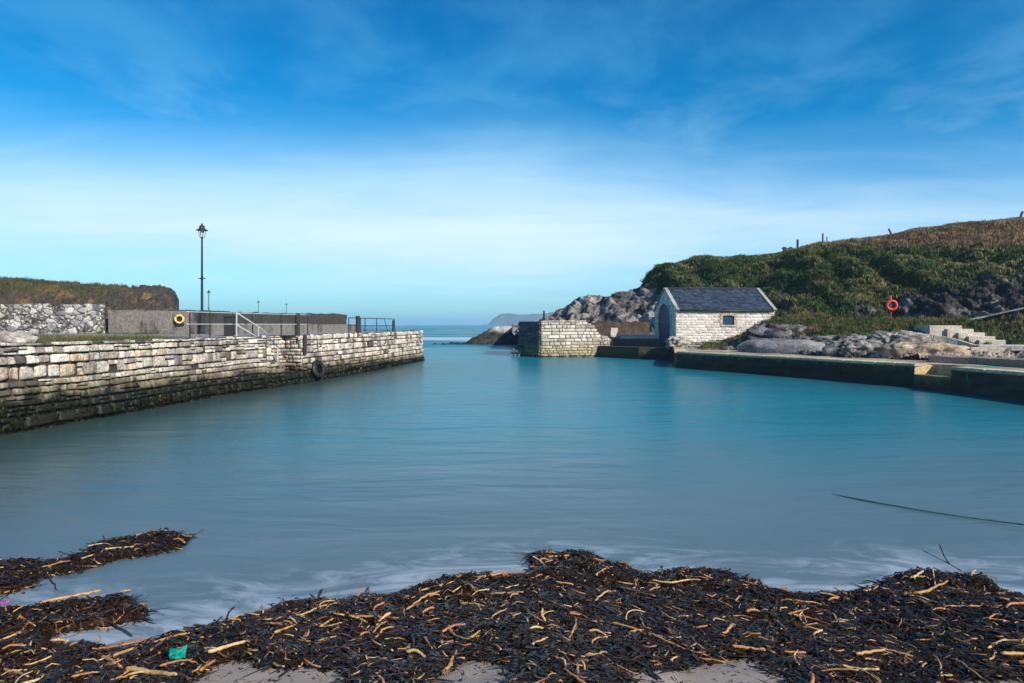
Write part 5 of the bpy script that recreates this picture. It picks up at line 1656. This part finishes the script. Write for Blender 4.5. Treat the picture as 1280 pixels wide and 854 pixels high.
mk = mk.astype(float)
def blur(a, k):
    ker = np.hanning(2 * k + 3)[1:-1]; ker /= ker.sum()
    a = np.apply_along_axis(lambda r: np.convolve(np.pad(r, k, mode='edge'), ker, 'valid'), 0, a)
    return np.apply_along_axis(lambda r: np.convolve(np.pad(r, k, mode='edge'), ker, 'valid'), 1, a)
soft = blur(mk, 6)
lump = fbm(np.stack([KX * 2.2, KY * 2.2, KX * 0 + 3], -1), 4)
lump2 = fbm(np.stack([KX * 9, KY * 9, KX * 0 + 5], -1), 3)
thick = sstep(0.3, 1.0, soft) * (0.055 + 0.065 * lump + 0.04 * lump2)
# thinner on the dry sand near the camera
thick = thick * np.interp(shoreY(KX) - KY, [-3, 0.3, 1.2, 2.4], [1.0, 1.25, 0.8, 0.45])
KB = np.maximum(KS, -0.03)
KZ = np.where(soft > 0.25, KB + thick, KS - 0.08)
def kz(X, Y):
    ix = np.clip(((X + 8.6) / 0.025).astype(int), 0, KX.shape[1] - 1); iy = np.clip(((Y - 3.2) / 0.025).astype(int), 0, KX.shape[0] - 1)
    return np.maximum(KZ[iy, ix], np.maximum(KS[iy, ix], -0.02)), mk[iy, ix], soft[iy, ix]
keepf = (soft.ravel()[grid_faces(*KX.shape)] > 0.33).all(1)
ff = grid_faces(*KX.shape)[keepf]
used, invx = np.unique(ff, return_inverse=True)
KP = np.stack([KX, KY, KZ], -1).reshape(-1, 3)[used]
kc = lerp3((0.010, 0.007, 0.005), (0.035, 0.022, 0.013), sstep(-0.2, 0.4, fbm(KP * 12, 3)))
tag(mesh_obj('seaweed_bed', KP, invx.reshape(ff.shape), MATS['kelp'], col=kc), 'dark matted seaweed bed thrown up along the beach', 'seaweed', kind='stuff')
rs = np.random.RandomState(55)
cand = np.argwhere(soft > 0.27)
wgt = 1.0 / KY[cand[:, 0], cand[:, 1]] ** 0.6 * np.where(np.abs(KX[cand[:, 0], cand[:, 1]] / KY[cand[:, 0], cand[:, 1]]) < 0.86, 1.0, 0.5)
NB = 125000
ch_ = cand[rs.choice(len(cand), NB, p=wgt / wgt.sum())]
bx, by = KX[ch_[:, 0], ch_[:, 1]] + rs.uniform(-0.015, 0.015, NB), KY[ch_[:, 0], ch_[:, 1]] + rs.uniform(-0.015, 0.015, NB)
bz = kz(bx, by)[0] + rs.uniform(-0.01, 0.035, NB)
r_ = rs.rand(NB, 1)
bc = np.where(r_ < 0.66, np.array([[0.019, 0.0115, 0.0065]]), np.where(r_ < 0.88, np.array([[0.046, 0.025, 0.012]]), np.where(r_ < 0.955, np.array([[0.12, 0.062, 0.026]]), np.array([[0.34, 0.22, 0.10]])))) * rs.uniform(0.6, 1.5, (NB, 1))
ln = rs.uniform(0.04, 0.13, NB) * np.where(rs.rand(NB) < 0.3, 2.4, 1.0) * np.where(r_[:, 0] > 0.955, 0.55, 1.0)
wd = 0.004 + 0.034 * rs.rand(NB) ** 1.7 * np.where(r_[:, 0] > 0.88, 0.55, 1.0)
V, Fq, C = curl_blades(np.stack([bx, by, bz], -1), ln, wd, rs, bc, flat=0.15, seg=5, curl=1.5, tumble=0.6)
Vk = V.reshape(NB, -1, 3)
zk = kz(Vk[..., 0], Vk[..., 1])[0]
rise = Vk[..., 2] - zk
lim = rs.uniform(0.008, 0.05, NB)[:, None]
rise = np.where(rise > 0, lim * np.tanh(rise / lim), 0.3 * rise)
Vk[..., 2] = zk + rise
V = Vk.reshape(-1, 3)
tag(mesh_obj('seaweed', V, Fq, MATS['kelp'], col=C), 'tangle of glossy dark brown kelp blades heaped along the waterline', 'seaweed', kind='stuff')
# broken bits of stalk worked into the heap
NT_ = 2200
c2 = cand[rs.choice(len(cand), NT_, p=wgt / wgt.sum())]
q = MB()
for (iy, ix) in c2:
    x, y = KX[iy, ix], KY[iy, ix]
    L = rs.uniform(0.03, 0.13) * (1.6 if rs.rand() < 0.15 else 1.0); a = rs.normal(0.0, 1.0); b_ = a + rs.normal(0, 0.5)
    p0 = np.array([x, y]); p1 = p0 + L / 2 * np.array([math.cos(a), math.sin(a)]); p2 = p1 + L / 2 * np.array([math.cos(b_), math.sin(b_)])
    pts = np.array([p0, p1, p2])
    zt_ = kz(pts[:, 0], pts[:, 1])[0] + rs.uniform(0.008, 0.035) + rs.normal(0, 0.006, 3)
    cb = np.array([(0.44, 0.25, 0.085), (0.38, 0.165, 0.055), (0.52, 0.34, 0.15), (0.18, 0.08, 0.035)][rs.randint(4)]) * rs.uniform(0.6, 1.15)
    q.tube(np.concatenate([pts, zt_[:, None]], 1), rs.uniform(0.003, 0.007), 5, cb)
tag(q.build('stalk_fragments', MATS['stalk'], None, True), 'small broken tan stalk fragments mixed through the seaweed', 'seaweed', kind='stuff')
# loose scraps on the bare sand
NS = 1300
sx, sy = rs.uniform(-3.6, 4.4, NS), rs.uniform(3.9, 5.2, NS)
sz = kz(sx, sy)[0] + 0.006
V, Fq, C = curl_blades(np.stack([sx, sy, sz], -1), rs.uniform(0.02, 0.09, NS), rs.uniform(0.005, 0.015, NS), rs, np.tile([[0.014, 0.01, 0.008]], (NS, 1)) * rs.uniform(0.6, 2.0, (NS, 1)), flat=0.08, seg=3, curl=1.0)
tag(mesh_obj('seaweed_scraps', V, Fq, MATS['kelp'], col=C), 'small dark seaweed scraps strewn on the bare sand', 'seaweed', kind='stuff')

def hit(px_, py_):
    """where the line of sight of that picture point meets the seaweed, the sand or the water"""
    Y = np.arange(3.3, 12, 0.01)
    X = (px_ - 640) / F * Y
    Z = H - (py_ - HZ) / F * Y
    g_ = kz(X, Y)[0]
    k = np.argmax(Z < g_)
    return np.array([X[k], Y[k], g_[k]])

TAN, ORANGE, PALE, DARK = (0.46, 0.26, 0.085), (0.40, 0.175, 0.055), (0.58, 0.38, 0.165), (0.04, 0.02, 0.013)
def stalk_mesh(pts, r0, col, seed, knob=False):
    rr_ = np.random.RandomState(seed)
    pts = np.asarray(pts, float)
    t = np.linspace(0, 1, len(pts)); tt = np.linspace(0, 1, 14)
    P = np.stack([np.interp(tt, t, pts[:, k]) for k in range(3)], -1)
    for k in range(3):
        P[:, k] = smooth1(P[:, k], 5) if len(pts) > 2 else P[:, k]
    L = np.linalg.norm(P[-1] - P[0])
    P[1:-1] += rr_.normal(0, 0.0015 + 0.004 * L, (12, 3)) * np.array([1, 1, 0.5])
    rad = r0 * (1.0 - 0.35 * tt) * (1 + 0.05 * rr_.normal(0, 1, 14))
    rad[0] *= 0.8; rad[-1] *= 0.7
    q = MB().tube(P, rad, 8, np.asarray(col))
    if knob:      # holdfast
        for j in range(9):
            a = rr_.normal(0, 1, 3); a[2] = abs(a[2]) * 0.4
            a = a / np.linalg.norm(a) - 0.6 * (P[1] - P[0]) / np.linalg.norm(P[1] - P[0])
            q.tube([P[0], P[0] + a * r0 * 1.6, P[0] + a * r0 * 2.6 + [0, 0, -r0]], [r0 * 0.6, r0 * 0.4, r0 * 0.15], 5, np.asarray(col) * 0.6)
    return q
# stalks read off the photograph: (points), radius, colour, label or None
ST = [
    ([(50, 757), (126, 742)], .020, TAN, 'thick tan kelp stalk crossing the dark clump by the wash'),
    ([(131, 689), (167, 686)], .014, PALE, 'pale stalk lying on the seaweed spit in the water'),
    ([(101, 702), (119, 695)], .011, PALE, None), ([(138, 826), (165, 816), (195, 805), (242, 795)], .016, TAN, 'very long bowed tan stalk, upper of the long ones behind the teal scrap'),
    ([(121, 816), (150, 811), (175, 805), (232, 796)], .013, ORANGE, None), ([(156, 841), (190, 847), (223, 850)], .024, PALE, 'thickest pale stalk at the sand edge below the teal scrap'),
    ([(128, 825), (151, 838)], .018, TAN, None), ([(260, 820), (307, 807)], .020, PALE, 'thick straight pale stalk at the edge of the bare sand beside the teal scrap'),
    ([(250, 843), (269, 830)], .017, ORANGE, None), ([(375, 773), (410, 758)], .012, PALE, None), ([(343, 795), (370, 785)], .015, TAN, None), ([(401, 786), (417, 776)], .011, PALE, None),
    ([(118, 776), (140, 782), (168, 800)], .014, DARK, 'dark curved stalk hanging into the wash below the clump'), ([(57, 719), (63, 726), (72, 741)], .014, DARK, 'dark stalk dipping into the wash between spit and clump'),
    ([(5, 746), (47, 734)], .012, ORANGE, None), ([(3, 842), (20, 845), (37, 852)], .017, TAN, None), ([(24, 774), (44, 786)], .013, TAN, None), ([(60, 778), (107, 777)], .013, DARK, None),
    ([(441, 773), (499, 776)], .013, ORANGE, None), ([(461, 737), (464, 763)], .012, ORANGE, None), ([(506, 768), (533, 748), (551, 744)], .014, TAN, None), ([(527, 741), (554, 733)], .012, PALE, None),
    ([(566, 743), (576, 736)], .011, PALE, None), ([(594, 727), (633, 719), (681, 722)], .017, ORANGE, 'long tawny stalk on the crest of the seaweed at its middle'), ([(612, 746), (654, 744)], .012, PALE, None),
    ([(685, 699), (712, 697)], .013, TAN, None), ([(745, 722), (759, 712)], .015, PALE, None), ([(743, 755), (757, 742), (771, 742)], .012, PALE, 'pale bent stalk shaped like an open hook in the middle of the heap'), ([(774, 737), (819, 749)], .014, ORANGE, None),
    ([(819, 730), (841, 733), (860, 729), (877, 728)], .013, PALE, None), ([(557, 844), (564, 832), (571, 816)], .015, TAN, 'tan stalk standing out onto the middle patch of bare sand'), ([(530, 801), (540, 815)], .014, ORANGE, None),
    ([(561, 785), (563, 796), (583, 806), (602, 791)], .015, TAN, None), ([(664, 810), (685, 801)], .014, TAN, None), ([(721, 858), (722, 834)], .015, TAN, None), ([(515, 797), (518, 818)], .012, DARK, None),
    ([(454, 753), (472, 770)], .012, DARK, None), ([(983, 770), (1010, 776), (1038, 785)], .014, ORANGE, None), ([(964, 765), (971, 780), (984, 791)], .011, TAN, None),
    ([(1132, 746), (1159, 744), (1172, 736), (1186, 729)], .018, TAN, 'knobbly bent stalk on top of the heap near the bay wash'), ([(1149, 754), (1180, 770)], .012, TAN, None), ([(1179, 761), (1261, 761)], .012, ORANGE, None),
    ([(1070, 822), (1109, 817)], .016, TAN, None), ([(915, 812), (957, 818)], .015, TAN, 'tan stalk lying at the upper edge of the wide bare sand patch'), ([(1251, 823), (1292, 823)], .020, TAN, None), ([(1233, 815), (1253, 803), (1285, 805)], .012, PALE, None),
    ([(1174, 694), (1184, 706), (1203, 717)], .010, DARK, 'thin dark stalk sticking up out of the heap into the wash'), ([(1166, 714), (1169, 734)], .011, PALE, None), ([(1141, 726), (1154, 717)], .017, PALE, None),
    ([(1080, 828), (1105, 833)], .013, TAN, None), ([(1226, 780), (1253, 798)], .011, TAN, None), ([(1085, 737), (1110, 739)], .012, TAN, None), ([(705, 770), (720, 768), (735, 776)], .009, ORANGE, None),
    ([(800, 775), (806, 788), (815, 790)], .009, TAN, None), ([(470, 838), (495, 845)], .016, DARK, None), ([(420, 780), (450, 760), (437, 750)], .011, DARK, None),
]
GRP = 'kelp stalks strewn over the seaweed'
GENL = {TAN: 'short tan kelp stalk lying loose on the dark seaweed heap', ORANGE: 'short rusty orange kelp stalk lying loose on the dark seaweed heap', PALE: 'short pale straw kelp stalk lying loose on the dark seaweed heap', DARK: 'dark brown kelp stalk half sunk in the seaweed heap'}
for k, (pl, r0, col, lab) in enumerate(ST):
    P = np.array([hit(*p) for p in pl])
    P[:, 2] += r0 * 0.9 + 0.012
    if k == 46: P[0, 2] += 0.12
    c = P.mean(0)
    o = stalk_mesh(P, r0 * 0.82, col, 300 + k, knob=(k % 9 == 3)).build('kelp_stalk', MATS['stalk'], None, True, loc=c)
    tag(o, lab or GENL[col], 'kelp stalk', GRP)
# the rest: copies of a dozen shapes
protos = []
for k in range(16):
    rr_ = np.random.RandomState(900 + k)
    L = rr_.uniform(0.11, 0.36)
    bend = rr_.normal(0, 0.13) * L
    col = [TAN, PALE, ORANGE, TAN, PALE, DARK, ORANGE, TAN][k % 8]
    pts = [(-L / 2, 0, 0), (-L / 6, bend * 0.8, rr_.uniform(0, 0.02)), (L / 6, bend, rr_.uniform(0, 0.02)), (L / 2, rr_.normal(0, 0.1) * L, 0)]
    protos.append((stalk_mesh(pts, rr_.uniform(0.006, 0.0115), col, 950 + k, knob=(k % 5 == 0)), col))
rs = np.random.RandomState(66)
n_extra = 0
firsts = {}
while n_extra < 225:
    j = rs.randint(len(cand))
    x, y = KX[cand[j][0], cand[j][1]], KY[cand[j][0], cand[j][1]]
    if abs(x / y) > 0.79 or soft[cand[j][0], cand[j][1]] < 0.4 or rs.rand() > (4.6 / y) ** 0.5: continue
    k = rs.randint(16)
    z = float(kz(np.array([x]), np.array([y]))[0][0]) + 0.022
    mb, col = protos[k]
    if k not in firsts:
        o = mb.build('kelp_stalk', MATS['stalk'], None, True); firsts[k] = o
    else:
        o = firsts[k].copy(); COL.objects.link(o)
    o.location = (x, y, z)
    o.rotation_euler = (rs.normal(0, 0.12), rs.normal(0, 0.16), rs.uniform(0, 2 * math.pi))
    s_ = rs.uniform(0.75, 1.25)
    o.scale = (s_, s_, s_)
    tag(o, GENL[col], 'kelp stalk', GRP)
    n_extra += 1

# plastic scrap, pink rope end, sunken rope
p = hit(222, 828)
U, W = np.meshgrid(np.linspace(-1, 1, 14), np.linspace(-1, 1, 12))
cr = fbm(np.stack([U * 2.2, W * 2.2, U * 0 + 2], -1), 3)
Q = np.stack([U * 0.062 * (1 - 0.3 * W * U) + 0.012 * cr, W * 0.045 * (1 + 0.25 * U) + 0.015 * np.roll(cr, 3, 0), 0.03 + 0.035 * cr + 0.022 * W], -1)
o = mesh_obj('plastic_scrap', Q + p + np.array([0, 0, 0.035]), grid_faces(12, 14), MATS['teal_film'], loc=p)
md = o.modifiers.new('thickness', 'SOLIDIFY'); md.thickness = 0.003
tag(o, 'crumpled teal plastic scrap lying on the seaweed', 'plastic scrap')
p = hit(2, 761) + [0, 0, 0.03]
tag(MB().tube([p + [-0.08, 0, -0.02], p + [-0.03, 0.01, 0.02], p + [0.03, -0.01, 0.015], p + [0.07, 0.02, 0.035]], 0.009, 6).build('rope_end', MATS['pink_rope'], None, True, loc=p), 'bright pink end of rope poking out of the seaweed clump', 'rope')
wr = []
for (px_, py_, zz_) in ((1015, 612, -0.06), (1040, 618, 0.0), (1100, 629, 0.02), (1170, 641, 0.02), (1230, 649.5, 0.03), (1282, 656, 0.05), (1400, 674, 0.12), (1500, 688, 0.3)):
    Y = (H - zz_) * F / (py_ - HZ)
    wr.append(((px_ - 640) / F * Y, Y, zz_))
wr = np.array(wr)
tt = np.linspace(0, 1, 40); t0 = np.linspace(0, 1, len(wr))
wr = np.stack([smooth1(np.interp(tt, t0, wr[:, k]), 5) for k in range(3)], -1)
tag(MB().tube(wr, 0.012, 6).build('mooring_line', MATS['green_rope'], None, True, loc=wr[20]), 'long dark green mooring line rising out of the water', 'rope')

# ------------------------------------------------------------------ haze over the sea
HAZE = True
if HAZE:
    m = bpy.data.materials.new('haze_air'); m.use_nodes = True
    t = NT(m.node_tree)
    pv = t.n('ShaderNodeVolumePrincipled', i={'Color': (0.55, 0.83, 1.0), 'Density': 0.00028, 'Anisotropy': 0.2})
    t.n('ShaderNodeOutputMaterial', i={'Volume': pv})
    o = MB().box((0, 3200, 21), (8000, 7200, 52)).build('haze', m)
    o['kind'] = 'stuff'
